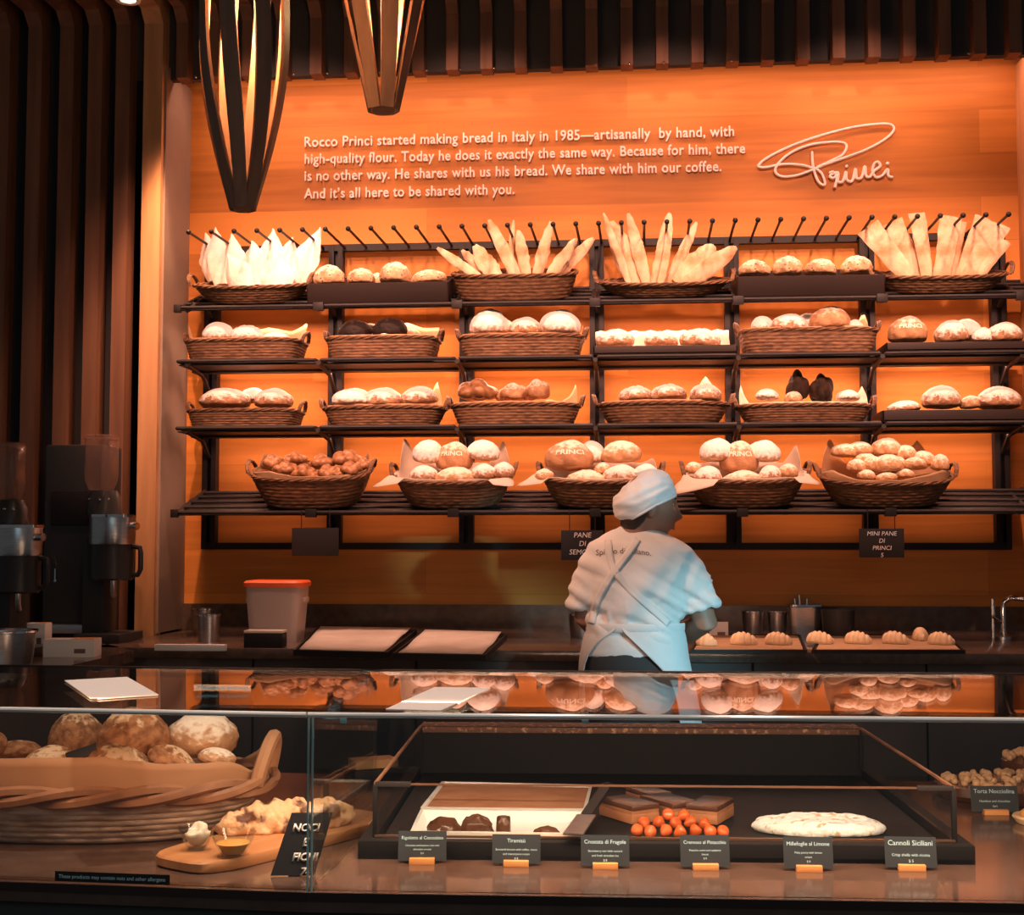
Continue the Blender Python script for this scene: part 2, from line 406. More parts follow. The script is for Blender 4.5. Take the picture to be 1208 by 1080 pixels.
# ------------------------------------------------------------------ setting
x0, x1 = at(222, 300, YW).x, at(1204, 300, YW).x        # timber wall between the niche returns
ztop = at(704, 77, YS).z; zc = at(170, 20, YS).z         # underside of the slat bulkhead, ceiling
zb = .97
struct(MB().box(((x0 + x1) / 2, YW + .03, 2.2), (x1 - x0 + .04, .06, 4.0)).build('wall_back', M['wall']))
struct(MB().box((0, YS + .40 + .2, 2.0), (9.0, .04, 4.4)).build('wall_behind', M['dark']))
struct(MB().box(((x0 - 5) / 2 - .17, YS + .17, 1.8), (5 + x0 - .05, .04, 4.0)).build('wall_left', M['dark']))
struct(MB().box(((x0 + x1) / 2, YS + .10, (ztop + zc) / 2 + .45), (x1 - x0 + .5, .04, zc - ztop + .86)).build('wall_bulkhead', M['dark']))
struct(MB().box(((x1 + 5) / 2 + .17, YS + .17, 1.8), (5 - x1 - .05, .04, 4.0)).build('wall_right', M['dark']))
struct(MB().box((0, 3.3, zc + .16), (9, 5.0, .04)).build('ceiling', M['dark']))
struct(MB().box((0, 2.6, -.03), (9, 7.0, .06)).build('floor', M['floor']))
# niche returns
lx = at(189, 400, YS).x
for s_, xa, xb in ((0, x0 - .02, x0), (1, x1, x1 + .02)):
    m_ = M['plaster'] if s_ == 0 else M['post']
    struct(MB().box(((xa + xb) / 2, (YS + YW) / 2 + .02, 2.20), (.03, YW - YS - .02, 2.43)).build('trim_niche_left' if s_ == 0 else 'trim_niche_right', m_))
# slats: each runs down the wall (left) or the bulkhead and turns along the ceiling
SP = .140; sx0 = at(34, 300, YS).x
k = 0
def slat(n, x, zlow, m_, wd=.050):
    d = .085
    b = MB(); zt = zc + .02
    pr = [(YS, zlow), (YS, zt - .05), (YS - .05, zt), (1.2, zt), (1.2, zt + .085), (YS + d - .02, zt + .085), (YS + d, zt + .065), (YS + d, zlow)]
    b.ring_loft([[Vector((x - wd / 2, y, z)) for y, z in pr], [Vector((x + wd / 2, y, z)) for y, z in pr]])
    return struct(b.build(f'trim_{n}', m_, sm=False))
left_px = (36, 74, 108, 141)
for i, px in enumerate((-40, -2) + left_px):
    slat(i + 1, at(px, 300, YS).x, .0, M['slat'], .062)
# the lit fifth slat beside the niche
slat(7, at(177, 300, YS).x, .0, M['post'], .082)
n = 8
for px in [215] + [252 + 40.2 * i for i in range(10)] + [656 + 41.7 * i for i in range(15)]:
    slat(n, at(px, 40, YS).x, ztop, M['slat'], .050); n += 1
# small chrome beads added as the glints at the slats' lower ends
for i, px in enumerate((228, 343, 383, 423, 500, 540, 580, 700, 740, 780, 860, 1140)):
    c = at(px + 3, 92 - px * .031 + 6, YS - .004)
    q = MB().ell(c, (.006, .004, .006), u=10, v=8).build('slat_glint', M['chrome']); recentre(q)
    tag(q, 'small bright bead added for the glint at the lower end of a slat', 'screw', 'glint beads along the slat ends')
# dark upstand behind the back counter
zct = at(704, 768, 4.92).z                                 # worktop of the back counter
zup = at(704, 714, YW).z
struct(MB().box(((x0 + x1) / 2, YW - .012, (zct + zup) / 2), (x1 - x0, .024, zup - zct)).build('baseboard_back', M['counter']))

# ceiling downlight, post lamp
c = Vector(at(151, 1, 4.2))
dl = empty('ceiling_downlight', c, label='small round white downlight in the slatted ceiling corner', cat='light')
MB().lathe([(.026, .0), (.040, .0), (.042, .012), (.026, .03)], n=28).build('trim_ring', M['porcelain'], dl)
MB().lathe([(0, .006), (.027, .006)], n=24).build('lens', M['spotglow'], dl)
MB().tube([(0, 0, .01), (0, 0, zc + .14 - c.z)], .022).build('stem', M['dark'], dl)

# ------------------------------------------------------------------ wall writing
def px_to_wall(pts, Y): return [at(x, y, Y) for x, y in pts]
wq = empty('wall_quote', at(360, 234, YW - .01), label='four lines of raised white lettering on the orange timber wall', cat='sign')
for txt, xl, xr, yb, yr in (("Rocco Princi started making bread in Italy in 1985\u2014artisanally  by hand, with", 359.5, 866, 173.5, 160.5),
                        ("high-quality flour. Today he does it exactly the same way. Because for him, there", 359.5, 879, 193.5, 180.5),
                        ("is no other way. He shares with us his bread. We share with him our coffee.", 359.5, 851, 213.5, 202),
                        ("And it\u2019s all here to be shared with you.", 359, 607, 234.5, 229)):
    me = text_mesh(txt, 1.0, 0.02, 'LEFT', res=3, bold=.012, space=1.07)
    a, b_, _, _ = mesh_bounds(me)
    P0, P1 = at(xl, yb, YW - .010), at(xr, yr, YW - .010); z0_ = (P0.z + at(xl, yb, YW - .01).z) / 2
    L_ = P1.x - P0.x; sc = L_ / (b_ - a); scy = .0755 / 1.0 * .84 / 1.0
    sy = .0655
    for v in me.vertices:
        p = v.co.copy(); f_ = (p.x - a) / (b_ - a)
        v.co = Vector((P0.x + (p.x - a) * sc, YW - .010 - p.z * .25, P0.z + (P1.z - P0.z) * 0 + p.y * sy)) - wq.location
    me.materials.append(M['letter']); link('line_lettering', me, wq)
# signature
sg = lambda L: [at(884 + x / 6.711, 136 + y / 6.711, YW - .016) for x, y in L]
def cr(P, k=8):
    out = []
    for i in range(len(P) - 1):
        a, b, c, d = P[max(0, i - 1)], P[i], P[i + 1], P[min(len(P) - 1, i + 2)]
        for j in range(k):
            t = j / k
            out.append(.5 * ((2 * b) + (c - a) * t + (2 * a - 5 * b + 4 * c - d) * t * t + (3 * b - a - 3 * c + d) * t ** 3))
    return out + [P[-1]]
so = empty('signature_sign', at(975, 210, YW - .01), label='raised white handwritten signature with a long looping flourish on the timber wall', cat='sign')
r_ = .0058
def stroke(name, L, r=r_):
    b = MB(); P = cr([p - so.location for p in sg(L)])
    b.tube(P, r, n=8); b.ell(P[0], (r,) * 3, u=8, v=6); b.ell(P[-1], (r,) * 3, u=8, v=6)
    return b.build(name, M['letter'], so)
stroke('flourish', [(515, 425), (440, 400), (330, 388), (240, 392), (140, 412), (85, 412), (75, 395), (130, 345), (260, 275), (430, 205), (620, 145), (800, 100), (960, 75), (1090, 68), (1140, 90), (1135, 135), (1060, 200), (920, 275), (760, 335), (600, 390), (520, 425), (400, 470), (290, 488), (225, 472), (205, 430), (240, 370), (340, 290), (480, 235), (620, 215), (730, 215), (770, 245), (740, 310), (650, 360), (540, 410)])
stroke('initial_stem', [(497, 295), (500, 370), (515, 450), (545, 525), (585, 555), (598, 530), (570, 460), (520, 420)])
stroke('letter_stroke', [(640, 455), (665, 450), (685, 480), (660, 500), (640, 480), (700, 455), (690, 520), (678, 568)], .0062)
stroke('letter_stroke', [(705, 470), (700, 525), (740, 525), (765, 450), (770, 510), (815, 520), (840, 425), (850, 500), (890, 490), (915, 405), (925, 480), (955, 488), (985, 445), (1035, 405), (1020, 372), (990, 385), (975, 440), (1000, 490), (1050, 480), (1095, 430), (1100, 480), (1130, 492)], .0062)
for d in ((770, 405), (1095, 382)):
    p = sg([d])[0] - so.location
    MB().ell(p, (.0075, .006, .0075), u=12, v=8).build('dot', M['letter'], so)

# ------------------------------------------------------------------ pendant lamps
def pendant(px, pytop, pybot, Y, wtop, straps, label, bulge, seed, wd_, turn, r0):
    rnd = random.Random(seed)
    bot = at(px, pybot, Y); k_ = mpp(bot); H = 1.15
    o = empty('pendant_lamp', bot, label=label, cat='lamp')
    R = wtop * k_
    for i in range(straps):
        a = 2 * pi * i / straps + .25
        ph = []; 
        for j in range(25):
            t = j / 24; z = t * H
            r = r0 + (R - r0) * bulge(z / k_)
            aa = a + turn * (1 - t)
            ph.append((r, aa, z))
        b = MB(); wd = wd_; th = .004; rings = []
        for r, aa, z in ph:
            c_ = Vector((r * cos(aa), r * sin(aa), z)); tn = Vector((-sin(aa), cos(aa), 0)); rd = Vector((cos(aa), sin(aa), 0))
            ww = wd * (.74 + .26 * min(1, z / .25))
            rings.append([c_ + tn * ww + rd * th, c_ - tn * ww + rd * th, c_ - tn * ww - rd * th, c_ + tn * ww - rd * th])
        b.ring_loft(rings)
        st = b.build('strap', M['lampwood'], o, ang=30)
        aa = ph[0][1] ; c_ = Vector((.029 * cos(ph[1][1]), .029 * sin(ph[1][1]), .045))
        MB().ell(c_, (.004, .004, .004), u=8, v=6).build('screw', M['black'], st)
    zb_ = (pybot + 25) * k_
    MB().lathe([(.0, .0), (r0 - .005, .0), (r0 - .005, .06), (0, .06)], n=20).build('bottom_block', M['lampwood'], o)
    MB().lathe([(.0, zb_), (.03, zb_ + .005), (.05, zb_ + .04), (.05, zb_ + .22), (.03, zb_ + .28), (0, zb_ + .29)], n=24).build('bulb', M['bulb'], o)
    MB().tube([(0, 0, zb_ + .28), (0, 0, zc + .14 - bot.z)], .006).build('cord', M['black'], o)
    l = bpy.data.lights.new('pendant_bulb_light', 'POINT'); l.energy = 13; l.color = (1, .55, .25); l.shadow_soft_size = .05
    lo = bpy.data.objects.new('pendant_bulb_light', l); COL.objects.link(lo); lo.location = bot + Vector((0, 0, zb_ - .06))
pendant(286, 0, 248, 3.0, 51, 8, 'long teardrop pendant of bent dark veneer straps hanging by the lit post', lambda d: sin(min(1.0, d / 215) * pi / 2) if d < 330 else 1 - (d - 330) * .0018, 1, .0185, .70, .024)
pendant(452, 0, 131, 3.5, 50, 7, 'shorter pendant lamp of veneer straps ending above the wall lettering', lambda d: min(1.15, d / 155), 2, .0235, .42, .036)
# ------------------------------------------------------------------ bread rack
YU, YF = 5.84, 5.45
YFR = [5.52, 5.52, 5.52, 5.42]                             # front edge of each shelf; the bottom one stands out furthest
zf = [at(704, y, Y).z for y, Y in zip((356, 421, 502, 604), YFR)]
DROP = .112
TILT = math.atan2(DROP, YU - YF)
def shelf_z(r, Y):
    return zf[r] + ((Y - YFR[r]) * DROP / (YU - YF) if r in (0, 3) else 0)
ux = [at(p, 500, YU).x for p in (247, 394.5, 550, 704.5, 865, 1026, 1182)]
rz0, rz1 = at(704, 648, YU).z, at(704, 283, YU).z
rack = empty('bread_rack', (0, YU, rz0), label='long black steel wall rack of four shelves holding the baskets of bread', cat='rack')
RL = rack.location
class RB(MB):
    def build(s, name, m, parent=rack, **k):
        bmesh.ops.translate(s.b, verts=s.b.verts, vec=-RL); return MB.build(s, name, m, parent, **k)
for x in ux:
    b = RB()
    b.box((x - .020, YU + .025, (rz0 + rz1) / 2), (.022, .05, rz1 - rz0)); b.box((x + .020, YU + .025, (rz0 + rz1) / 2), (.022, .05, rz1 - rz0))
    b.box((x, YU + .04, (rz0 + rz1) / 2), (.05, .02, rz1 - rz0)); b.build('upright', M['black'])
for z in (rz0 + .012, rz1 - .012):
    RB().box(((ux[0] + ux[-1]) / 2, YU + .02, z), (ux[-1] - ux[0] + .06, .03, .030)).build('rail', M['black'])
for i in range(37):
    p = at(222.5 + 26.87 * i, 274 - 21 * i / 36, YF + .03)
    q = Vector((p.x + .004, YU + .01, rz1 - .012 + 0))
    g = RB().tube([q, p], .0055, n=8).build('peg', M['black'])
    RB().ell(p, (.011, .011, .011), u=10, v=8).build('peg_knob', M['black'], parent=g)
for r in range(4):
    YF = YFR[r]; xe = [at(206, 450, YF).x] + ux[1:-1] + [at(1240, 450, YF).x]
    for i in range(6):
        a, b_ = xe[i] + .012, xe[i + 1] - .012
        b = RB(); ys = [YF + .0, YF + .09, YF + .18, YF + .27, YF + .35] if r in (0, 3) else [YF, YF + .10, YF + .20, YF + .29]
        for j, y in enumerate(ys):
            b.tube([(a, y, shelf_z(r, y)), (b_, y, shelf_z(r, y))], .0085 if j == 0 else .007, n=8)
        for x in (a, b_): b.tube([(x, YF, shelf_z(r, YF)), (x, 5.81, shelf_z(r, 5.81))], .007, n=6)
        sh = b.build('shelf', M['black'])
        if True:  # bottom shelf's panel is added to keep light off the lower wall
            RB().bar(((a + b_) / 2, YF + .012, shelf_z(r, YF + .012) - .014), ((a + b_) / 2, 5.82, shelf_z(r, 5.82) - .014), b_ - a, .004).build('shelf_panel', M['black'], parent=sh)
        if r in (1, 2):
            RB().box(((a + b_) / 2, 5.735, zf[r] - .021), (b_ - a, .06, .008)).build('light_bar', M['black'], parent=sh)
        if r == 0:
            RB().box(((a + b_) / 2, 5.735, shelf_z(0, 5.735) - .030), (b_ - a, .06, .008)).build('light_bar', M['black'], parent=sh)
    for i, x in enumerate(ux):
        xx = xe[0] + .01 if i == 0 and r in (0, 3) else x
        b = RB(); z0 = shelf_z(r, YF)
        pts = [(x, YU, shelf_z(r, YU) - .10), (x, YU - .10, shelf_z(r, YU) - .035), (x, YF, z0 - .012)]
        b.tube([Vector(p) for p in pts], .010, n=8)
        if r in (0, 3): b.box((xx, YF - .004, z0 - .004), (.045 if i else .03, .022, .034), bev=.003)
        b.build('bracket', M['black'])

# ------------------------------------------------------------------ containers
def basket(loc, a, b, h, n=2.4, taper=.82, rows=8, rot=(0, 0, 0), label='', group=None, handles=True, m='wicker', m2=None, thick=1.0, name='wicker_basket', twist=11):
    tk = min(thick, 1.4)
    o = empty(name, loc, rot, label, 'basket', group)
    N = 132; rings = []; st = 6
    for i in range(rows * 4 + 1):
        t = i / (rows * 4); z = t * h; f = taper + (1 - taper) * (t ** .8)
        P = superel(a * f, b * f, n, N); prof = abs(sin(pi * i / 4)) ; row = int(i / 4)
        ring = []
        for k, p in enumerate(P):
            nn = Vector((p.x / a ** 1.2, p.y / b ** 1.2, 0)).normalized()
            off = .0036 * tk * prof * (.72 + .28 * cos(2 * pi * k / st + pi * row))
            ring.append(p + nn * off + Vector((0, 0, z)))
        rings.append(ring)
    q = MB(); q.ring_loft(rings, True, False)
    base = superel(a * taper * .97, b * taper * .97, n, N)
    q.b.faces.new([q.b.verts.new(p + Vector((0, 0, .004))) for p in base])
    # inner face
    inner = [[p * 1.0 + Vector((0, 0, z)) for p in superel((a * (taper + (1 - taper) * t) - .008), (b * (taper + (1 - taper) * t) - .008), n, N)] for t, z in ((0, .006), (.5, h * .5), (1, h))]
    q.ring_loft(inner, True, False)
    q.build('woven_wall', M[m], o, ang=60)
    P = superel(a, b, n, 120); rw = MB(); rr = .0048 * thick
    for ph in (0, 2 * pi / 3, 4 * pi / 3):
        L = []
        for k, p in enumerate(P):
            nn = Vector((p.x / a ** 1.2, p.y / b ** 1.2, 0)).normalized(); an = 2 * pi * k / 120 * twist + ph
            L.append(p + nn * cos(an) * rr * 1.1 + Vector((0, 0, h + sin(an) * rr * 1.0)))
        rw.tube(L, rr * .85, n=6, closed=True)
    rw.build('braided_rim', M[m2 or m], o)
    if handles:
        for s in (-1, 1):
            L = []
            for k in range(13):
                u = pi * k / 12
                L.append((s * (a + .012 * sin(u)), -cos(u) * min(.06, b * .4), h + sin(u) * .042 * thick))
            hb = MB(); hb.tube(L, .006 * thick, n=7); hb.tube([Vector(p) + Vector((s * .008, 0, .004)) for p in L], .005 * thick, n=6)
            hb.build('loop_handle', M[m2 or m], o)
    return o
def tray(loc, a, b, h, rot=(0, 0, 0), label='', group=None, m='tray', name='bread_tray'):
    o = empty(name, loc, rot, label, 'tray', group); t = .006
    MB().box((0, 0, t / 2), (2 * a, 2 * b, t)).build('tray_bottom', M[m], o)
    for c, d in (((0, -b + t / 2, h / 2), (2 * a, t, h)), ((0, b - t / 2, h / 2), (2 * a, t, h)), ((-a + t / 2, 0, h / 2), (t, 2 * b, h)), ((a - t / 2, 0, h / 2), (t, 2 * b, h))):
        MB().box(c, d, bev=.0012).build('tray_side', M[m], o)
    return o
def liner(parent_o, a, b, h, n, corners, label, m='kraft', taper=.84, base=.01, seed=0, rim=.0, group=None):
    """paper set into a basket; corners = (angle, width, rise, flare)"""
    N = 96; rnd = random.Random(seed); rings = []
    A, B = a - .012, b - .012
    for t in (.0, .35, .7, .97):
        f = taper + (1 - taper) * t
        rings.append([p + Vector((0, 0, base + (h - base) * t)) for p in superel(A * f, B * f, n, N)])
    top = superel(A, B, n, N)
    for s in (.25, .5, .75, 1.0):
        ring = []
        for k, p in enumerate(top):
            th = math.degrees(atan2(p.y / B, p.x / A)) % 360; up = fl = 0
            for (ca, cw, r_, f_) in corners:
                d = abs((th - ca + 180) % 360 - 180); g = max(0, 1 - d / cw); up += r_ * g; fl += f_ * g
            nn = Vector((p.x / A ** 1.3, p.y / B ** 1.3, 0)).normalized()
            wob = .5 + .5 * noise.noise(Vector((p.x * 22 + seed, p.y * 22, s * 2)))
            z = h + rim + (.010 + up) * s + .006 * wob * s
            if fl > .03: z = h + .012 * sin(pi * min(1, s * 1.3)) + up * s - max(0, s - .4) * fl * .35
            ring.append(p + nn * (fl * s + .006 * (wob - .5)) + Vector((0, 0, z)))
        rings.append(ring)
    q = MB(); q.ring_loft(rings, True, False)
    q.b.faces.new([q.b.verts.new(v) for v in rings[0]])
    me = q.mesh('paper_liner', M[m], ang=50)
    me = baked(lambda o: setattr(o.modifiers.new('s', 'SOLIDIFY'), 'thickness', .0012), me)
    o = link('paper_liner', me); o.location = parent_o.location; o.rotation_euler = parent_o.rotation_euler
    return tag(o, label, 'paper', group)

# ------------------------------------------------------------------ loaves: unit meshes, copied with their own size and turn
def loaf_mesh(name, seed, kind='round'):
    b = bmesh.new(); bmesh.ops.create_icosphere(b, subdivisions=4, radius=1)
    off = Vector((seed * 7.3, seed * 3.1, seed)); rnd = random.Random(seed)
    blobs = []
    if kind == 'cluster':
        for i in range(8):
            a = 2 * pi * i / 7 + rnd.uniform(-.2, .2)
            blobs.append((Vector((cos(a) * .55, sin(a) * .5, rnd.uniform(-.05, .40))), .46) if i < 7 else (Vector((0, -.1, .52)), .48))
    for v in b.verts:
        d = v.co.normalized(); r = 1.0
        if kind == 'cluster':
            r = .45
            for c, R in blobs:
                bb = d.dot(c); disc = bb * bb - c.length_squared + R * R
                if disc > 0: r = max(r, bb + sqrt(disc))
        r *= 1 + .055 * noise.noise(d * 1.6 + off) + .022 * noise.noise(d * 5 + off) + .008 * noise.noise(d * 14 + off)
        if kind == 'scored':
            for k in (-.45, 0, .45):
                g = d.x * .8 + d.y * .35 + k; r -= .06 * math.exp(-(g / .045) ** 2) * max(0, d.z + .25)
        if kind == 'cross':
            for g in (d.x, d.y): r -= .07 * math.exp(-(g / .05) ** 2) * max(0, d.z + .1)
        if kind == 'rugged': r *= 1 + .07 * noise.noise(d * 3.2 + off * 2) + .03 * noise.noise(d * 9 + off)
        p = d * r
        if p.z < -.35: p.z = -.35 + (p.z + .35) * .35
        p.x *= 1 + .06 * max(0, -p.z + .1); p.y *= 1 + .06 * max(0, -p.z + .1)
        v.co = p
    me = bpy.data.meshes.new(name); b.to_mesh(me); b.free(); smooth(me, 180); return me
LM = {}
for kd in ('round', 'scored', 'cross', 'cluster', 'rugged'):
    for sd in range(3):
        LM[kd, sd] = loaf_mesh(f'{kd}_loaf', sd + 1, kd)
LMAT = {}
def loaf(name, p, rx, ry, rz, m, kind='round', seed=0, rot=None):
    key = (kind, seed % 3, m)
    if key not in LMAT:
        me = LM[kind, seed % 3].copy(); me.materials.append(M[m]); LMAT[key] = me
    o = link(name, LMAT[key]); o.location = p; o.scale = (rx, ry, rz)
    o.rotation_euler = rot or (random.uniform(-.1, .1), random.uniform(-.1, .1), random.uniform(-.5, .5)); return o
def stamp(lf, txt='PRINCI', half=.62, el=12, size=.34):
    """letters dusted on the loaf's front crust, as a part of the loaf"""
    me = text_mesh(txt, 1.0, 0.0, 'CENTER', res=2, bold=.03)
    a, b_, c, d = mesh_bounds(me); lf.rotation_euler = (0, 0, lf.rotation_euler.z * .15)
    tr = BVHTree.FromPolygons([v.co for v in lf.data.vertices], [p.vertices for p in lf.data.polygons])
    bm = bmesh.new(); bm.from_mesh(me)
    bmesh.ops.subdivide_edges(bm, edges=[e for e in bm.edges if e.calc_length() > .25], cuts=2)
    for v in bm.verts:
        th = -pi / 2 + (v.co.x / ((b_ - a) / 2)) * half; ph = radians(el) + v.co.y * size
        dr = Vector((cos(th) * cos(ph), sin(th) * cos(ph), sin(ph)))
        loc, no, fi, _ = tr.ray_cast(dr * 3, -dr)
        p = loc if loc else dr * 1.02
        v.co = p + dr * .022
    me2 = bpy.data.meshes.new('flour_stamp'); bm.to_mesh(me2); bm.free(); me2.materials.append(M['stamp']); bpy.data.meshes.remove(me)
    return link('flour_stamp', me2, lf)
ORD = ['first', 'second', 'third', 'fourth', 'fifth', 'sixth', 'seventh', 'eighth', 'ninth', 'tenth', 'eleventh', 'twelfth', 'thirteenth', 'fourteenth', 'fifteenth', 'sixteenth']
def place_word(i, n):
    if n == 1: return 'alone'
    if i == 0: return 'closest to the lit post'
    if i == n - 1: return 'farthest from the lit post'
    if n == 3: return 'in the middle'
    return ORD[i] + ' from the lit post'
def loaves(where, group, specs, Y):
    """specs: px, py, rx, ry (pixels), crust, kind, stamp, layer, look"""
    layers = {}
    for s in specs: layers.setdefault(s[7], []).append(s)
    for ly, L in layers.items():
        L.sort(key=lambda s: s[0])
        for i, (px, py, rx, ry, m, kd, stp, _, look) in enumerate(L):
            Yl = Y + {'': 0, 'upper': .030, 'lower': -.045, 'rear': .07}[ly]
            p = at(px, py, Yl); k_ = mpp(p)
            cat = 'bread'
            lyr = {'': '', 'upper': 'upper ', 'lower': 'lower ', 'rear': 'rear '}[ly]
            fx, fy = rx * k_, ry * k_
            o = loaf('bread_roll' if rx < 16 else 'bread_loaf', p - Vector((0, 0, fy * .12)), fx * .99, min(fx * .95, .115), fy * 1.10, m, kd, (i + int(px)) % 3)
            tag(o, f'{lyr}{look} {place_word(i, len(L))}, {where}', cat, group)
            if stp: stamp(o, stp)
            if kd == 'fruit': pass
BAY = ['the first bay', 'the second bay', 'the third bay', 'the fourth bay', 'the fifth bay', 'the last bay']
YCR = [5.665, 5.65, 5.67, 5.57]
def cont(px0, px1, row, Y=None):
    Y = Y or YCR[row]; y_ = {0: 350, 1: 410, 2: 490, 3: 580}[row]
    c = at((px0 + px1) / 2, y_, Y); k_ = mpp(c); a = (px1 - px0) / 2 * k_
    tl = TILT if row in (0, 3) else 0
    return Vector((c.x, Y, shelf_z(row, Y) + .0085 / cos(tl))), a, (tl, 0, 0)

# ---- top shelf
GB = 'wicker baskets on the bread rack'
def leaf(name, base, tip, wpx, thick, m, label, group, kind='stick', seed=0, bend=.0, cat='bread'):
    """long flat crisp bread standing between two pixels-derived points"""
    base, tip = Vector(base), Vector(tip); ax = tip - base; L = ax.length; W = wpx
    rnd = random.Random(seed); q = MB(); rings = []; NS, NW = 14, 10
    fwd = Vector((rnd.uniform(-.3, .3), -1, 0)); side = ax.cross(fwd).normalized(); fwd = side.cross(ax).normalized()
    for i in range(NS + 1):
        t = i / NS
        if kind == 'stick': wv = .62 + .5 * sin(pi * min(1, t * .9 + .12)); wv *= 1 if t < .9 else max(.35, 1 - (t - .9) * 5)
        elif kind == 'slab': wv = .75 + .35 * t + .08 * noise.noise(Vector((t * 4, seed, 0)))
        else: wv = (sin(pi * (.18 + .42 * t)) if t < .45 else sin(pi * .37) * max(.03, (1 - (t - .45) / .55)) ** .85)
        c = base + ax * t + fwd * bend * sin(pi * t); ring = []
        for j in range(NW):
            an = 2 * pi * j / NW
            nz = noise.noise(Vector((j * .9, i * .8, seed * 3.3)))
            sx = cos(an) * W / 2 * wv * (1 + (.22 if kind == 'stick' else .12) * nz); sy = sin(an) * thick * (.6 + .4 * abs(cos(an))) * (1 + .4 * nz)
            cup = -((cos(an)) ** 2) * W * (.10 if kind == 'sheet' else .04)
            ring.append(c + side * sx + fwd * (sy + cup) + ax * (.02 * nz))
        rings.append(ring)
    q.ring_loft(rings)
    o = q.build(name, M[m], ang=70); recentre(o); tag(o, label, cat, group); return o

p, a, rt = cont(230, 368, 0)
b1 = basket(p, a, .14, .075, 2.0, .72, 7, rt, 'oval wicker basket of pointed bread sheets at the lit post, top shelf', GB)
sheets = [(252, 330, 242, 275, 34), (262, 335, 254, 268, 34), (276, 332, 273, 276, 38), (300, 336, 297, 284, 46), (318, 338, 322, 270, 48), (330, 338, 345, 280, 44), (345, 335, 378, 268, 40), (290, 342, 268, 300, 40), (325, 342, 330, 300, 50)]
for i, (bx, by, tx, ty, wd) in enumerate(sheets):
    Yb = 5.64 + (.05 if i < 7 else -.02) - .008 * i
    A = at(bx, by, Yb); B = at(tx, ty, Yb + .05)
    leaf('bread_sheet', A, B, wd * mpp(A), .004, 'sheet', ('short folded' if i >= 7 else 'tall pointed') + f' pale bread sheet, {place_word(i, 7) if i < 7 else place_word(i - 7, 2)}, top-shelf end basket', 'pale bread sheets in the end basket', 'sheet', i + 1, .01)
p, a, rt = cont(370, 535, 0)
TR = 'bread trays on the rack'
tray(p, a, .14, .085, rt, 'dark open tray of fruited loaves in the second bay of the top shelf', TR)
FR = 'fruited round loaves on the top shelf'
loaves('second bay of the top shelf', FR, [(388, 328, 19, 15, 'fruit', 'rugged', '', '', 'fruited round loaf'), (426, 329, 17, 12, 'fruit', 'rugged', '', '', 'fruited round loaf'), (466, 325, 19, 16, 'fruit', 'rugged', '', '', 'fruited round loaf'), (506, 330, 22, 11, 'fruit', 'round', '', '', 'fruited round loaf'), (445, 331, 9, 9, 'fruit', 'round', '', 'rear', 'small fruited roll')], 5.64)
p, a, rt = cont(535, 681, 0)
basket(p, a, .14, .105, 2.6, .86, 7, rt, 'deep wicker basket of long thin bread slabs in the third bay of the top shelf', GB, handles=False)
for i, (bx, by, tx, ty, wd) in enumerate([(570, 325, 516, 293, 11), (580, 322, 545, 296, 12), (590, 328, 560, 290, 20), (612, 325, 577, 260, 14), (600, 320, 606, 260, 7), (622, 325, 611, 272, 13), (632, 325, 650, 262, 13), (645, 325, 680, 282, 13), (652, 324, 700, 281, 14)]):
    Yb = 5.64 + .012 * ((i * 5) % 7 - 3); A = at(bx, by + 6, Yb); B = at(tx, ty, Yb + .02)
    leaf('bread_slab', A, B, wd * mpp(A), .008, 'flat', f'long flat bread slab {place_word(i, 9)}, in the third bay of the top shelf', 'bread slabs in the deep top-shelf basket', 'stick', i + 20)
p, a, rt = cont(706, 860, 0)
basket(p, a, .145, .060, 2.0, .72, 6, rt, 'shallow round wicker basket of tall bread slabs in the fourth bay of the top shelf', GB)
for i, (bx, by, tx, ty, wd) in enumerate([(742, 330, 712, 252, 9), (752, 332, 720, 262, 24), (764, 333, 741, 252, 14), (776, 334, 790, 252, 15), (788, 332, 822, 262, 12), (800, 332, 842, 290, 26), (806, 334, 868, 292, 20), (770, 334, 784, 262, 8)]):
    Yb = 5.64 + .012 * ((i * 5) % 7 - 3); A = at(bx, by + 4, Yb); B = at(tx, ty, Yb + .02)
    leaf('bread_slab', A, B, wd * mpp(A), .008, 'flat', f'ragged flat bread slab {place_word(i, 8)}, in the fourth bay of the top shelf', 'bread slabs in the shallow top-shelf basket', 'stick', i + 40)
p, a, rt = cont(867, 1035, 0)
tray(p, a, .14, .085, rt, 'dark open tray of fruited loaves in the fifth bay of the top shelf', TR)
loaves('fifth bay of the top shelf', FR, [(890, 319, 19, 12, 'fruit', 'rugged', '', '', 'fruited round loaf'), (929, 316, 18, 14, 'fruit', 'rugged', '', '', 'fruited round loaf'), (968, 318, 19, 12, 'fruit', 'rugged', '', '', 'fruited round loaf'), (1010, 316, 19, 14, 'fruit', 'rugged', '', '', 'fruited round loaf')], 5.64)
p, a, rt = cont(1028, 1184, 0)
basket(p, a, .145, .070, 2.0, .74, 6, rt, 'round wicker basket of wide crisp bread slabs in the last bay of the top shelf', GB)
for i, (bx, by, tx, ty, wd) in enumerate([(1072, 322, 1024, 268, 26), (1085, 322, 1052, 262, 24), (1095, 326, 1082, 252, 20), (1110, 326, 1122, 256, 24), (1122, 326, 1134, 262, 12), (1132, 326, 1160, 256, 18), (1142, 325, 1178, 264, 26), (1150, 327, 1186, 284, 14)]):
    Yb = 5.64 + .012 * ((i * 5) % 7 - 3); A = at(bx, by + 5, Yb); B = at(tx, ty, Yb + .02)
    leaf('bread_slab', A, B, wd * mpp(A), .006, 'flat', f'wide crisp bread slab {place_word(i, 8)}, in the last bay of the top shelf', 'bread slabs in the last top-shelf basket', 'slab', i + 60)

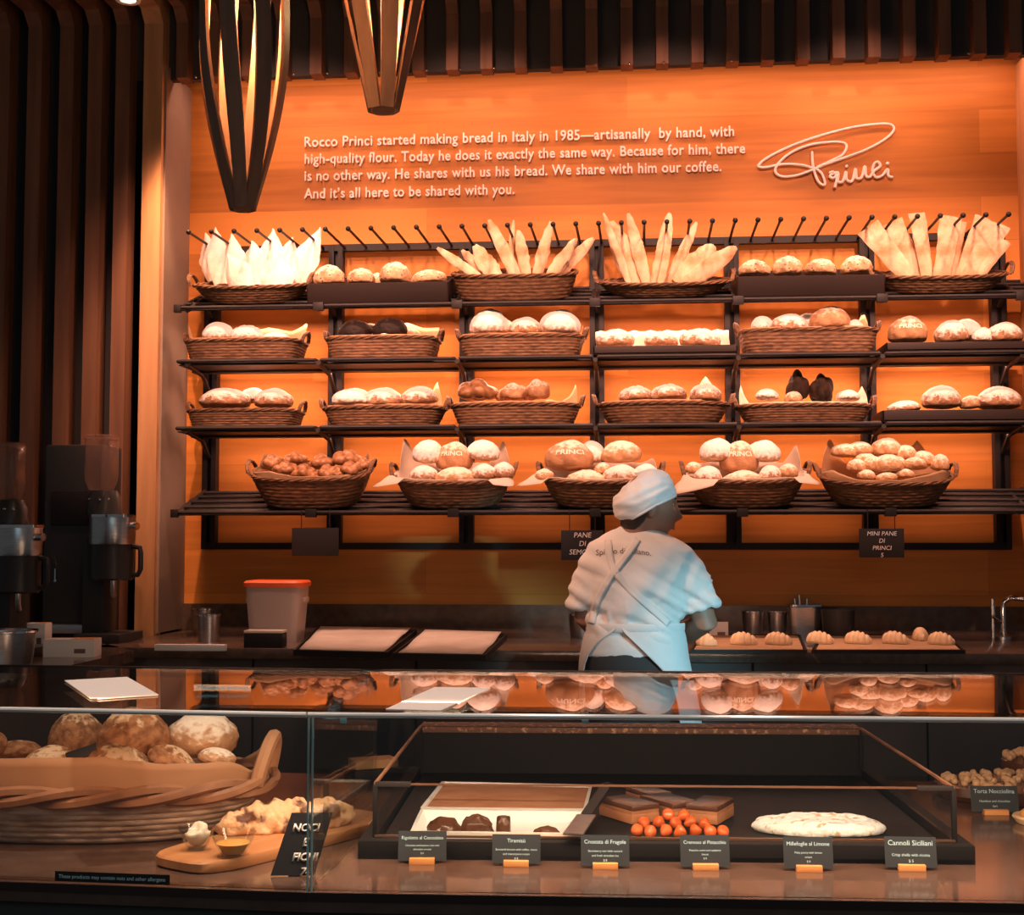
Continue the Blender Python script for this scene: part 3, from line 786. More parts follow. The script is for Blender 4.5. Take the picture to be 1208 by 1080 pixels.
# ---- second and third shelves
def rect(px0, px1, row, h, bay, what, n=5, taper=.9, hd=True, b=.125):
    p, a, rt = cont(px0, px1, row)
    q = basket(p, a, b, h, n, taper, 7, rt, f'{what} in {BAY[bay]} of {"second" if row == 1 else "third"} shelf', GB, handles=hd)
    return q, a, b, h, n
def lined(B, corners, label, m='kraft', seed=0):
    q, a, b, h, n = B; return liner(q, a, b, h, n, corners, label, m, seed=seed)
PG = 'papers lining the rack baskets'
B = rect(223, 360, 1, .082, 0, 'rectangular wicker basket of pale floured loaves')
lined(B, [(200, 22, .075, .01), (75, 75, .075, .0), (38, 16, .055, .02)], 'kraft paper lining the basket in the first bay of the second shelf', seed=1)
L2 = 'second shelf loaves'
loaves('first bay of second shelf', L2, [(257, 393, 18, 13, 'white_loaf', 'round', '', '', 'white floured loaf'), (291, 395, 20, 11, 'white_loaf', 'scored', '', '', 'white floured loaf'), (326, 400, 17, 8, 'white_loaf', 'round', '', '', 'white floured loaf')], 5.60)
B = rect(388, 518, 1, .085, 1, 'wicker basket of nearly black loaves')
lined(B, [(70, 50, .085, 0), (35, 20, .03, .01)], 'kraft paper lining the basket of nearly black loaves', seed=2)
loaves('second bay of second shelf', L2, [(419, 391, 20, 13, 'darkloaf', 'round', '', '', 'nearly black loaf'), (460, 389, 21, 14, 'darkloaf', 'rugged', '', '', 'nearly black loaf'), (455, 398, 9, 6, 'brown', 'round', '', 'lower', 'small brown roll'), (437, 388, 11, 6, 'golden', 'round', '', 'rear', 'pale roll'), (484, 394, 12, 6, 'golden', 'round', '', 'rear', 'pale roll')], 5.61)
B = rect(543, 688, 1, .085, 2, 'rectangular wicker basket of big floury loaves')
lined(B, [(110, 40, .10, 0), (20, 20, .05, .01)], 'kraft paper lining the basket of big floury loaves', seed=3)
loaves('third bay of second shelf', L2, [(577, 384, 23, 19, 'white_loaf', 'rugged', '', '', 'big floury loaf'), (620, 388, 20, 14, 'floured', 'round', 'PRINCI', '', 'stamped floury loaf'), (661, 383, 24, 18, 'white_loaf', 'round', '', '', 'big floury loaf')], 5.60)
p, a, rt = cont(701, 866, 1)
tray(p, a, .135, .034, rt, 'low dark tray of round loaves in the fourth bay of the second shelf', TR)
q = MB(); rows_ = []
for j, (y, z) in enumerate(((-.127, .028), (-.09, .012), (0, .010), (.09, .012), (.122, .05), (.128, .10), (.130, .135))):
    rows_.append([Vector((-a * (.97 + .02 * (j > 4)) + 2 * a * .97 * i / 24, y + .004 * sin(i * 1.3 + j), z + .004 * sin(i * 2.1 + j * 2))) for i in range(25)])
q.ring_loft(rows_, closed=False)
me = baked(lambda o: setattr(o.modifiers.new('s', 'SOLIDIFY'), 'thickness', .0012), q.mesh('paper_liner', M['paper']))
o = link('paper_liner', me); o.location = p; tag(o, 'pale paper standing up behind the loaves of the low second-shelf tray', 'paper', PG)
loaves('fourth bay of second shelf', L2, [(726, 401, 23, 13, 'floured', 'scored', '', '', 'dusted round loaf'), (780, 402, 20, 11, 'floured', 'scored', '', '', 'dusted round loaf'), (826, 401, 24, 14, 'floured', 'scored', '', '', 'dusted round loaf')], 5.60)
B = rect(873, 1031, 1, .095, 4, 'rectangular wicker basket of scored loaves')
lined(B, [(40, 14, .09, 0)], 'kraft paper corner standing in the basket of scored loaves', seed=5)
loaves('fifth bay of second shelf', L2, [(899, 383, 13, 10, 'white_loaf', 'round', '', '', 'white roll'), (932, 385, 23, 15, 'floured', 'scored', '', '', 'scored loaf'), (979, 379, 24, 18, 'brown', 'scored', '', '', 'dark scored loaf'), (1008, 387, 11, 10, 'white_loaf', 'round', '', '', 'white roll'), (952, 381, 14, 11, 'white_loaf', 'round', '', 'rear', 'white loaf')], 5.60)
p, a, rt = cont(1040, 1214, 1)
tray(p, a, .135, .034, rt, 'low dark tray of stamped loaves in the last bay of the second shelf', TR)
loaves('last bay of second shelf', L2, [(1071, 392, 23, 19, 'brown', 'round', 'PRINCI', '', 'stamped brown loaf'), (1122, 394, 20, 16, 'floured', 'cross', '', '', 'dusted loaf'), (1159, 397, 13, 11, 'white_loaf', 'round', '', '', 'small white loaf'), (1185, 395, 21, 15, 'floured', 'round', 'PRINCI', '', 'stamped floury loaf'), (1140, 391, 18, 15, 'white_loaf', 'round', '', 'rear', 'white loaf')], 5.60)
L3 = 'third shelf loaves'
B = rect(226, 356, 2, .070, 0, 'low rectangular wicker basket of stamped loaves')
loaves('first bay of third shelf', L3, [(266, 472, 30, 14, 'floured', 'round', 'PRINCI', '', 'long stamped loaf'), (323, 472, 23, 14, 'floured', 'round', 'PRINCI', '', 'stamped loaf'), (298, 468, 16, 10, 'white_loaf', 'round', '', 'rear', 'white loaf')], 5.63)
B = rect(383, 526, 2, .078, 1, 'wide wicker basket of three round loaves', n=3, taper=.84)
lined(B, [(40, 16, .12, 0)], 'square kraft paper corner standing in the basket of three loaves', seed=6)
loaves('second bay of third shelf', L3, [(417, 471, 25, 13, 'white_loaf', 'round', '', '', 'white round loaf'), (452, 471, 24, 14, 'floured', 'cross', '', '', 'cross-cut loaf'), (494, 469, 22, 13, 'floured', 'round', '', '', 'floury loaf')], 5.63)
B = rect(533, 684, 2, .085, 2, 'oval wicker basket of knobbly pull-apart loaves', n=3, taper=.86)
lined(B, [(25, 26, .085, .0), (60, 20, .03, 0)], 'kraft paper sticking up beside the pull-apart loaves', seed=7)
loaves('third bay of third shelf', L3, [(563, 464, 25, 17, 'knot', 'cluster', '', '', 'brown pull-apart loaf'), (605, 466, 21, 14, 'brown', 'cluster', '', '', 'pale pull-apart loaf'), (634, 463, 17, 16, 'brown', 'cluster', '', '', 'golden pull-apart loaf')], 5.63)
B = rect(705, 860, 2, .085, 3, 'oval wicker basket of three striped loaves', n=2.2, taper=.78, b=.135)
lined(B, [(48, 24, .12, 0)], 'kraft paper sheet standing behind the striped loaves', seed=8)
loaves('fourth bay of third shelf', L3, [(750, 467, 20, 12, 'floured', 'scored', '', '', 'striped round loaf'), (788, 466, 22, 13, 'floured', 'scored', '', '', 'striped round loaf'), (832, 466, 19, 14, 'floured', 'cross', '', '', 'striped round loaf')], 5.62)
B = rect(870, 1026, 2, .072, 4, 'wide wicker basket of two tall black-topped loaves', n=2.6, taper=.82)
lined(B, [(160, 24, .09, 0), (25, 26, .08, 0)], 'pale paper lining the basket of tall black-topped loaves', 'paper', seed=9)
loaves('fifth bay of third shelf', L3, [(941, 461, 14, 25, 'rye', 'cluster', '', '', 'tall black-topped loaf'), (969, 463, 15, 22, 'rye', 'cluster', '', '', 'tall black-topped loaf'), (905, 467, 14, 8, 'white_loaf', 'round', '', 'lower', 'pale roll'), (1000, 468, 14, 8, 'white_loaf', 'round', '', 'lower', 'pale roll'), (936, 470, 11, 8, 'golden', 'round', '', 'lower', 'golden roll')], 5.65)
p, a, rt = cont(1036, 1222, 2)
tray(p, a, .135, .045, rt, 'low dark tray of round loaves in the last bay of the third shelf', TR)
loaves('last bay of third shelf', L3, [(1066, 481, 20, 8, 'floured', 'round', '', '', 'flat round loaf'), (1110, 471, 23, 16, 'floured', 'round', 'PRINCI', '', 'tall round loaf'), (1145, 476, 13, 9, 'golden', 'round', '', '', 'small golden loaf'), (1178, 472, 26, 16, 'floured', 'round', 'PRINCI', '', 'big stamped loaf')], 5.63)

# ---- bottom shelf
def low(px0, px1, h, b, what, seed, corners, m='kraft', paper=None):
    p, a, rt = cont(px0, px1, 3)
    q = basket(p, a, b, h, 2.6, .76, 8, rt, what + ' on the bottom shelf', GB)
    if paper: liner(q, a, b, h, 2.6, corners, paper, m, taper=.78, seed=seed)
    return q
GBt = 'bottom shelf breads'
low(300, 440, .13, .165, 'deep wicker basket of small brown pastries', 11, [(150, 16, .05, 0), (28, 14, .055, .01), (235, 25, .02, 0)], 'kraft', 'kraft paper lining the basket of small brown pastries')
low(468, 606, .115, .165, 'deep wicker basket of round loaves nearest the brown pastries', 12, [(150, 22, .13, 0), (38, 20, .11, 0), (205, 22, .0, .12), (322, 24, .0, .08)], 'paper', 'pale paper folded over the rim of the second bottom-shelf basket')
low(640, 778, .115, .165, 'deep wicker basket of stamped loaves behind the baker', 13, [(200, 26, .0, .13), (30, 20, .03, .0)], 'paper', 'pale paper hanging over the rim behind the baker')
low(808, 948, .115, .165, 'deep wicker basket of loaves under a big folded paper', 14, [(222, 26, .0, .16), (30, 18, .09, .0), (330, 24, .0, .09)], 'paper', 'big pale paper corner folded down past the baker\u2019s face')
low(966, 1118, .105, .165, 'wide wicker basket of many small golden buns', 15, [(140, 20, .12, 0), (55, 18, .10, 0), (215, 25, .03, .0), (318, 40, .03, .0)], 'kraft', 'kraft paper with two tall points around the small golden buns')
YB = 5.51
for i, (px, py, rx, ry) in enumerate(sorted([(322, 549, 12, 9), (336, 556, 13, 8), (348, 545, 12, 8), (357, 560, 13, 9), (372, 565, 11, 6), (380, 549, 14, 9), (386, 562, 12, 10), (410, 545, 16, 10), (413, 557, 13, 9), (401, 561, 9, 7), (429, 552, 9, 8)])):
    p = at(px, py, YB + (.04 if py < 553 else -.04)); k_ = mpp(p)
    o = loaf('small_pastry', p, rx * k_ * 1.2, .06, ry * k_ * 1.45, 'knot', 'cluster', i)
    tag(o, f'small brown knotted pastry {place_word(i, 11)} in its bottom-shelf basket', 'pastry', GBt)
W2 = 'second basket of bottom shelf'
loaves(W2, GBt, [(505, 535, 19, 16, 'white_loaf', 'round', '', 'upper', 'white loaf'), (570, 533, 20, 14, 'white_loaf', 'round', '', 'upper', 'white loaf'), (536, 541, 22, 20, 'brown', 'round', 'PRINCI', 'upper', 'stamped loaf'),
    (500, 561, 17, 12, 'floured', 'round', '', 'lower', 'round loaf'), (537, 564, 25, 13, 'golden', 'scored', '', 'lower', 'round loaf'), (571, 558, 15, 11, 'floured', 'round', '', 'lower', 'round loaf'), (594, 556, 13, 11, 'floured', 'round', '', 'lower', 'round loaf')], YB)
loaves('basket behind the baker', GBt, [(672, 540, 29, 21, 'brown', 'round', 'PRINCI', 'upper', 'big stamped loaf'), (733, 535, 24, 15, 'golden', 'round', '', 'upper', 'golden loaf'), (698, 535, 15, 15, 'white_loaf', 'round', '', 'rear', 'white loaf'),
    (692, 567, 24, 13, 'golden', 'scored', '', 'lower', 'round loaf'), (733, 562, 22, 14, 'floured', 'round', 'PRINCI', 'lower', 'stamped loaf'), (762, 557, 14, 10, 'white_loaf', 'round', '', 'lower', 'round loaf'), (712, 554, 11, 8, 'golden', 'round', '', '', 'small roll'), (642, 562, 12, 9, 'golden', 'round', '', 'lower', 'round loaf')], YB)
loaves('basket with the big folded paper', GBt, [(846, 533, 21, 16, 'white_loaf', 'round', '', 'upper', 'white loaf'), (872, 542, 23, 22, 'brown', 'round', 'PRINCI', 'upper', 'stamped loaf'), (901, 534, 20, 15, 'white_loaf', 'round', '', 'upper', 'white loaf'),
    (835, 563, 17, 13, 'floured', 'round', '', 'lower', 'round loaf'), (875, 568, 25, 13, 'golden', 'round', '', 'lower', 'round loaf'), (909, 561, 14, 12, 'floured', 'round', '', 'lower', 'round loaf'), (930, 557, 12, 10, 'golden', 'round', '', 'lower', 'round loaf'), (818, 553, 10, 8, 'golden', 'round', '', '', 'small roll')], YB)
buns = [(997, 534, 14, 8), (1013, 532, 14, 8), (1046, 531, 15, 11), (1067, 537, 12, 9), (1089, 544, 12, 9), (1020, 543, 11, 7), (1011, 552, 10, 8), (1030, 550, 11, 9), (1047, 551, 16, 11), (1060, 548, 8, 7), (1079, 549, 12, 7), (1109, 549, 9, 10), (1022, 562, 9, 6), (1046, 565, 11, 6), (1067, 561, 10, 6)]
up = sorted(b for b in buns if b[1] < 546); dn = sorted(b for b in buns if b[1] >= 546)
for grp, lyr, dy in ((up, 'upper', .04), (dn, 'lower', -.03)):
    for i, (px, py, rx, ry) in enumerate(grp):
        p = at(px, py, YB + dy - (py - 540) * .002); k_ = mpp(p)
        o = loaf('small_bun', p, rx * k_ * 1.2, rx * k_ * 1.05, ry * k_ * 1.3, 'golden', 'round', i)
        tag(o, f'{lyr} small golden bun {place_word(i, len(grp))} in the wide bottom-shelf basket', 'bun', GBt)

# ---- hanging chalk signs under the bottom shelf
def hang(px0, px1, py0, py1, lines, label, wd):
    c = at((px0 + px1) / 2, (py0 + py1) / 2, YFR[3] - .012); k_ = mpp(c); W, H = (px1 - px0) * k_, (py1 - py0) * k_
    o = empty('hanging_chalk_sign', c, label=label, cat='sign', group='chalk signs hung under the rack')
    MB().box((0, 0, 0), (W, .006, H), bev=.001).build('board', M['slate'], o)
    for s in (-.3, .3): MB().tube([(s * W, 0, H / 2 - .004), (s * W, 0, shelf_z(3, YFR[3]) - c.z), (s * W, .012, shelf_z(3, YFR[3]) - c.z + .012)], .002, n=6).build('hook', M['black'], o)
    if lines: text_on('chalk_writing', lines, M['chalk'], o, (0, -.0035, H * .26), (1, 0, 0), (0, 0, 1), W * wd, lead=1.18, shear=.15)
hang(344, 400, 623, 656, None, 'plain dark hanging sign below the basket of brown pastries', .5)
hang(662, 712, 626, 661, ['PANE', 'DI', 'SEMOLA'], 'hanging chalk sign partly hidden behind the baker\u2019s shoulder', .62)
hang(1014, 1066, 624, 658, ['MINI PANE', 'DI', 'PRINCI', '5'], 'hanging chalk sign below the wide basket of golden buns', .66)
# ------------------------------------------------------------------ back counter and what stands on it
ZC = zct
xl_, xr_ = x0 - .02, x1 - .02
def quad_up(pts, h): return [Vector((p.x, p.y, p.z + h)) for p in pts]
bc = empty('back_counter', (0, 5.4, 0), label='long dark work counter running along the wall below the bread rack', cat='counter')
BL = bc.location
MB().box(((xl_ + xr_) / 2, (4.92 + YW - .03) / 2 - BL.y, ZC - .02), (xr_ - xl_, YW - .03 - 4.92, .04), bev=.004).build('worktop', M['counter'], bc)
for i in range(6):
    a = xl_ + (xr_ - xl_) * i / 6; b_ = xl_ + (xr_ - xl_) * (i + 1) / 6
    MB().box(((a + b_) / 2, 4.96 - BL.y, (ZC - .04 + .1) / 2), (b_ - a - .008, .03, ZC - .14), bev=.003).build('cabinet_door', M['dark'], bc)
MB().box(((xl_ + xr_) / 2, 5.40 - BL.y, (ZC - .04) / 2), (xr_ - xl_, .84, ZC - .045)).build('cabinet_body', M['dark'], bc)
cc_pts = [onz(158, 768, ZC), onz(36, 796, ZC), onz(-160, 850, ZC), Vector((-2.9, 3.4, ZC)), Vector((-2.9, 5.5, ZC)), Vector((xl_ - .02, 5.5, ZC)), Vector((xl_ - .02, 5.1, ZC))]
cb = empty('coffee_counter', (-1.9, 4.6, 0), label='dark counter turning toward the shop under the coffee brewers', cat='counter')
q = MB(); q.ring_loft([quad_up([p - cb.location for p in cc_pts], -.04), [p - cb.location for p in cc_pts]]); q.build('worktop', M['counter'], cb, sm=False)
sh = [Vector((p.x - .03, p.y + .03, 0)) for p in cc_pts]
q = MB(); q.ring_loft([[p - cb.location for p in sh], [Vector((p.x, p.y, ZC - .041)) - cb.location for p in sh]]); q.build('cabinet_body', M['dark'], cb, sm=False)

def slab(name, quad, z, h, m, label=None, cat=None, parent=None, group=None):
    """flat block whose top outline is given by pixels on the height z"""
    P = [onz(x, y, z) for x, y in quad]; q = MB(); q.poly(P, h)
    if parent:
        bmesh.ops.translate(q.b, verts=q.b.verts, vec=-parent.location); return q.build(name, m, parent, sm=False)
    o = q.build(name, m, sm=False); recentre(o); tag(o, label, cat, group); return o
def shrink(quad, f):
    cx = sum(p[0] for p in quad) / len(quad); cy = sum(p[1] for p in quad) / len(quad)
    return [(cx + (x - cx) * f, cy + (y - cy) * f) for x, y in quad]
def pan(name, quad, z, h, m, label, cat, group=None, wall=.006, flare=.0):
    """open pan; quad = rim outline in pixels at height z+h, counter-clockwise from the front-left corner"""
    P = [onz(x, y, z + h) for x, y in quad]; c = sum(P, Vector()) / 4
    o = empty(name, Vector((c.x, c.y, z)), label=label, cat=cat, group=group)
    out_t = [Vector((p.x - c.x, p.y - c.y, h)) for p in P]
    sc = lambda L, k, zz: [Vector((p.x * k, p.y * k, zz)) for p in L]
    q = MB(); q.ring_loft([sc(out_t, 1 - flare, .0), sc(out_t, 1, h)], True, False)
    ins = lambda p, d: Vector((p.x - math.copysign(d, p.x), p.y - math.copysign(d, p.y), 0))
    I = [ins(p, wall) for p in out_t]
    q.ring_loft([sc(I, 1, h), sc(I, 1 - flare, .004)], True, False)
    q.ring_loft([sc(out_t, 1, h), sc(I, 1, h)], True, False)
    q.b.faces.new([q.b.verts.new(p) for p in sc(I, 1 - flare, .004)]); q.b.faces.new([q.b.verts.new(p) for p in sc(out_t, 1 - flare, 0)])
    q.build('pan_body', m, o, sm=False); return o
for quad, lb in (([(346, 767), (457, 770), (492, 743), (374, 741)], 'nearer the red-lidded tub'), ([(463, 771), (573, 773), (598, 748), (498, 745)], 'closer to the baker')):
    pan('baking_tray', quad, ZC, .020, M['black'], f'black baking tray lined with pale paper, {lb}', 'tray', 'baking trays on the back counter')
    qq = shrink(quad, .90); P = [onz(x, y, ZC + .022) for x, y in qq]
    g = MB(); R_ = []
    for j in range(9):
        t = j / 8; a, b_ = P[0].lerp(P[3], t), P[1].lerp(P[2], t)
        R_.append([a.lerp(b_, i / 12) + Vector((0, 0, .012 * max(0, sin(pi * t * 1.0)) * noise.noise(Vector((i * .35, j * .3, quad[0][0]))) + (.012 * t * t))) for i in range(13)])
    g.ring_loft(R_, closed=False)
    me = baked(lambda o: setattr(o.modifiers.new('s', 'SOLIDIFY'), 'thickness', .0015), g.mesh('baking_paper', M['paper']))
    o = link('baking_paper', me); recentre(o); tag(o, f'pale baking paper sheet in the black tray {lb}', 'paper', 'baking papers')
def croissant_mesh():
    b = MB(); rings = []; n = 60
    for i in range(n + 1):
        t = i / n; a = radians(-78 + 156 * t); c = Vector((sin(a) * .85, -cos(a) * .55 + .35, .0))
        r = .46 * sin(pi * (.06 + .88 * t)) ** .8 * (.84 + .26 * abs(sin(t * pi * 6.5)) ** .6)
        tn = Vector((cos(a) * .85, sin(a) * .55, 0)).normalized(); nn = Vector((-tn.y, tn.x, 0))
        rings.append([c + nn * cos(2 * pi * k / 16) * r + Vector((0, 0, max(-.10, sin(2 * pi * k / 16) * r * 1.05) + .1)) for k in range(16)])
    b.ring_loft(rings); return b.mesh('croissant', M['pastry'], ang=25)
CM = croissant_mesh()
for qd, lb in (([(814, 767), (952, 767), (945, 749), (826, 748)], 'beside the baker\u2019s elbow'), ([(957, 767), (1139, 767), (1117, 749), (966, 748)], 'on the far side of the elbow tray')):
    pan('baking_tray', qd, ZC, .012, M['black'], f'black baking tray of ridged pastries {lb}', 'tray', 'baking trays on the back counter')
    slab('baking_paper', shrink(qd, .93), ZC + .008, .0025, M['kraft'], f'brown paper lining the pastry tray {lb}', 'paper', None, 'baking papers')
cp = [(834, 757), (877, 756), (918, 756), (967, 755), (1012, 755), (1056, 755), (1089, 751), (1110, 756)]
for i, (px, py) in enumerate(cp):
    c = onz(px, py + 4, ZC + .010); k_ = mpp(c); o = link('ridged_pastry', CM); o.location = c; s_ = 17.5 * k_
    o.scale = (s_, s_, s_ * 1.35); o.rotation_euler = (0, 0, radians(-62 + (i * 37) % 40 - (70 if i == 6 else 0)))
    tag(o, f'pale ridged crescent pastry, {ORD[i]} along the trays from the baker\u2019s elbow', 'pastry', 'ridged pastries on the back counter')
def canister(px, pyb, w, h, label, group, m='steel', rim=True, zz=None, cat='container', name='steel_container'):
    c = onz(px, pyb, ZC if zz is None else zz); k_ = mpp(c); R = w / 2 * k_; H = h * k_
    o = empty(name, c, label=label, cat=cat, group=group)
    MB().lathe([(0, 0), (R * .82, 0), (R * .9, H * .5), (R * .93, H - .006), (R * .88, H - .006), (R * .78, .006), (0, .006)], n=28).build('pot_body', M[m], o)
    if rim: MB().lathe([(R * .90, H - .008), (R, H - .006), (R, H), (R * .88, H), (R * .88, H - .008)], n=28).build('rim', M['chrome'], o)
    return o
canister(240, 748, 27, 30, 'dull steel container standing behind the steel pot near the lit post', 'steel containers')
canister(246, 757, 29, 32, 'steel pot with a bright rim beside the white label strip', 'steel containers')
canister(688, 752, 36, 28, 'steel container half hidden behind the baker\u2019s left hip', 'steel containers')
canister(889, 748, 28, 27, 'small steel container in the dark, first behind the pastry trays', 'steel containers', 'steel')
canister(917, 748, 24, 27, 'small steel container beside the squarish steel bin', 'steel containers', 'steel')
# squarish steel bin with utensils
def tub(name, px, pyb, w, h, d, label, m, rim=None, lid=None, tap=.85):
    c = onz(px, pyb, ZC); k_ = mpp(c); W, H = w / 2 * k_, h * k_; D = d / 2
    o = empty(name, c + Vector((0, D, 0)), label=label, cat='container'); N = 40
    ring = lambda f, z: [p * 1 + Vector((0, 0, z)) for p in superel(W * f, D * f, 8, N)]
    q = MB(); q.ring_loft([ring(tap, 0), ring(1, H), ring(.965, H), ring(tap * .96, .005)], True, True); q.build('tub_body', m, o)
    if rim:
        q = MB(); q.ring_loft([ring(1, H - .012), ring(1.06, H - .010), ring(1.06, H), ring(.97, H)], True, False); q.build('rim', rim, o)
    if lid:
        q = MB(); q.ring_loft([ring(.98, H - .004), ring(1.06, H - .004), ring(1.07, H + .012), ring(1.0, H + .020)], True, True); q.build('lid', lid, o)
        for s in (-1, 1): MB().box((s * W * .99, 0, H * .74), (.014, D * .9, .022), bev=.004).build('grip', m, o)
    return o
bn = tub('steel_bin', 951, 750, 38, 36, .13, 'squarish steel bin of utensils behind the pastry trays', M['steel'], rim=M['chrome'])
for i, (dx, dz) in enumerate(((-.03, .15), (-.015, .165), (.01, .15))):
    MB().tube([(dx * .8, -.02, .02), (dx * 1.3, 0, dz)], .004, n=7).build('utensil_handle', M['steel'], bn)
tub('storage_tub', 320, 758, 68, 66, .18, 'translucent storage tub with a bright red lid on the back counter', M['plastic'], lid=M['redlid'])
lb = empty('label_box', onz(313, 764, ZC), label='low black box with a pale top in front of the red-lidded tub', cat='box')
k_ = mpp(lb.location)
MB().box((0, 0, .028), (46 * k_, .07, .022 * 2 + .01), bev=.002).build('box_body', M['black'], lb); MB().box((0, 0, .059), (46 * k_, .07, .010), bev=.002).build('box_lid', M['paper'], lb)
o = MB().box((0, 0, 0), (82 * k_, .03, .022), rot=Matrix.Rotation(.0, 3, 'Z'), bev=.001).build('label_strip', M['white']); o.location = onz(225, 768, ZC) + Vector((0, 0, .0115)); tag(o, 'long narrow white strip box lying at the counter\u2019s front edge', 'box')
pot = canister(989, 752, 42, 34, 'round black pot in the dark beside the steel bin', None, 'blackgloss', rim=False, cat='pot', name='black_pot')
o = empty('price_card', onz(848, 752, ZC), label='small white upright card behind the baker\u2019s elbow', cat='card'); k_ = mpp(o.location)
MB().box((0, 0, 18 * k_ / 2), (22 * k_, .004, 18 * k_)).build('card', M['white'], o); MB().box((.01, -.0026, 4 * k_), (9 * k_, .001, 4 * k_)).build('printed_block', M['print'], o)
fc = empty('sink_tap', onz(1184, 754, ZC), label='dark metal sink tap at the far end of the back counter', cat='tap'); k_ = mpp(fc.location)
MB().lathe([(0, 0), (.035, 0), (.035, .01), (.014, .02), (.014, 0.03)], n=24).build('base', M['steel'], fc)
MB().tube([(0, 0, .02), (0, 0, .12), (.005, 0, .15), (.03, -.01, .165), (.09, -.03, .16), (.11, -.035, .13)], .010, n=10).build('spout', M['chrome'], fc)
MB().tube([(0, 0, .06), (-.045, -.01, .09)], .006, n=8).build('handle', M['chrome'], fc)
MB().tube([(-.035, .02, 0), (-.035, .02, .16)], .009, n=8).build('side_valve', M['steel'], fc)

# ---- coffee station
def brewer(px, pyb, k, label, scale=1.0):
    c = onz(px, pyb, ZC); kk = mpp(c); o = empty('coffee_brewer', c, label=label, cat='coffee brewer', group='coffee brewers by the slatted wall')
    u = lambda v: v * kk * scale
    MB().box((u(6), .02, u(5)), (u(52), .26, u(10)), bev=.006).build('base', M['blackgloss'], o)
    MB().box((u(-12), .08, u(60)), (u(26), .14, u(110)), bev=.008).build('rear_column', M['blackgloss'], o)
    MB().lathe([(0, u(68)), (u(22), u(68)), (u(24), u(70)), (u(24), u(108)), (u(22), u(110)), (0, u(110))], c=(u(10), 0, 0), n=36).build('lower_band', M['blackgloss'], o)
    MB().lathe([(u(24.5), u(108)), (u(25), u(110)), (u(25), u(138)), (u(24.5), u(140))], c=(u(10), 0, 0), n=36).build('steel_drum', M['steel'], o)
    MB().lathe([(0, u(141)), (u(26), u(141)), (u(26), u(138)), (u(25), u(138))], c=(u(10), 0, 0), n=36).build('drum_lid', M['chrome'], o)
    MB().tube([(u(33), 0, u(106)), (u(42), 0, u(104)), (u(43), 0, u(98)), (u(43), 0, u(80)), (u(40), 0, u(74)), (u(33), 0, u(74))], u(3), n=8).build('handle', M['blackgloss'], o)
    MB().tube([(u(33), -.02, u(128)), (u(42), -.03, u(128))], u(4.2), n=12).build('knob', M['chrome'], o)
    MB().tube([(u(14), -.02, u(68)), (u(14), -.02, u(56)), (u(14), -.01, u(50))], u(3), n=10).build('spout', M['steel'], o)
    MB().lathe([(0, u(141.5)), (u(20), u(141.5)), (u(18), u(160)), (u(14), u(168)), (0, u(168))], c=(u(0), 0, 0), n=28).build('grinder_head', M['blackgloss'], o)
    for d in (-10, 2, 12): MB().ell((u(d), -u(18.5), u(158)), (.005, .004, .005), u=8, v=6).build('button', M['chrome'], o)
    q = MB(); N = 32
    ring = lambda f, z: [p + Vector((u(-4), 0, z)) for p in superel(u(16) * f, u(16) * f, 5, N)]
    q.ring_loft([ring(.75, u(169)), ring(.95, u(178)), ring(1, u(186)), ring(1, u(226)), ring(.95, u(227))], True, False); q.build('hopper', M['hopper'], o)
    q = MB(); q.ring_loft([ring(1.04, u(225)), ring(1.04, u(229)), ring(.9, u(230))], True, True); q.build('hopper_lid', M['hopper'], o)
    return o
M['hopper'] = mat('smoky_clear_plastic', (.36, .20, .15), .12, spec=.6); M['hopper'].node_tree.nodes['Principled BSDF'].inputs['Alpha'].default_value = .38
brewer(120, 757, 1, 'black and steel coffee brewer with clear hopper standing against the lit post', 1.06)
brewer(8, 775, 1, 'black and steel coffee brewer with clear hopper behind the steel pan', 1.10)
cm = empty('coffee_machine', onz(60, 758, ZC) + Vector((0, .33, 0)), label='tall plain black machine body between the two coffee brewers', cat='machine')
k_ = mpp(cm.location)
MB().box((0, 0, 112 * k_), (68 * k_, .30, 224 * k_), bev=.012).build('housing', M['blackgloss'], cm)
MB().box((0, -.152, 150 * k_), (50 * k_, .008, 40 * k_), bev=.003).build('front_panel', M['black'], cm)
MB().box((0, -.17, 12 * k_), (60 * k_, .06, 10 * k_), bev=.003).build('drip_tray', M['steel'], cm)
MB().tube([(-20 * k_, -.155, 95 * k_), (-10 * k_, -.22, 80 * k_), (-10 * k_, -.22, 66 * k_)], .006, n=8).build('wand', M['chrome'], cm)
def carton(px, pyb, w, h, d, label, rz=0, dz=0):
    c = onz(px, pyb, ZC); k_ = mpp(c); o = empty('carton', c + Vector((0, d / 2, dz)), (0, 0, rz), label, 'box', 'white cartons on the coffee counter')
    W, H = w * k_, h * k_
    MB().box((0, 0, H / 2), (W, d, H), bev=.0015).build('box_body', M['white'], o)
    MB().box((W * .22, -d / 2 - .0005, H * .35), (W * .22, .001, H * .25)).build('printed_label', M['print'], o)
    MB().box((W * .25, 0, H + .0006), (W * .45, d * .9, .001)).build('orange_flap', M['stand'], o)
    return o
carton(79, 776, 60, 21, .09, 'long white carton with an orange top lying beside the steel pan', radians(6))
carton(40, 768, 26, 32, .06, 'small upright white carton behind the steel pan')
pn = canister(0, 792, 84, 48, 'deep steel pan at the edge of the coffee counter', None, cat='pan', name='steel_pan')

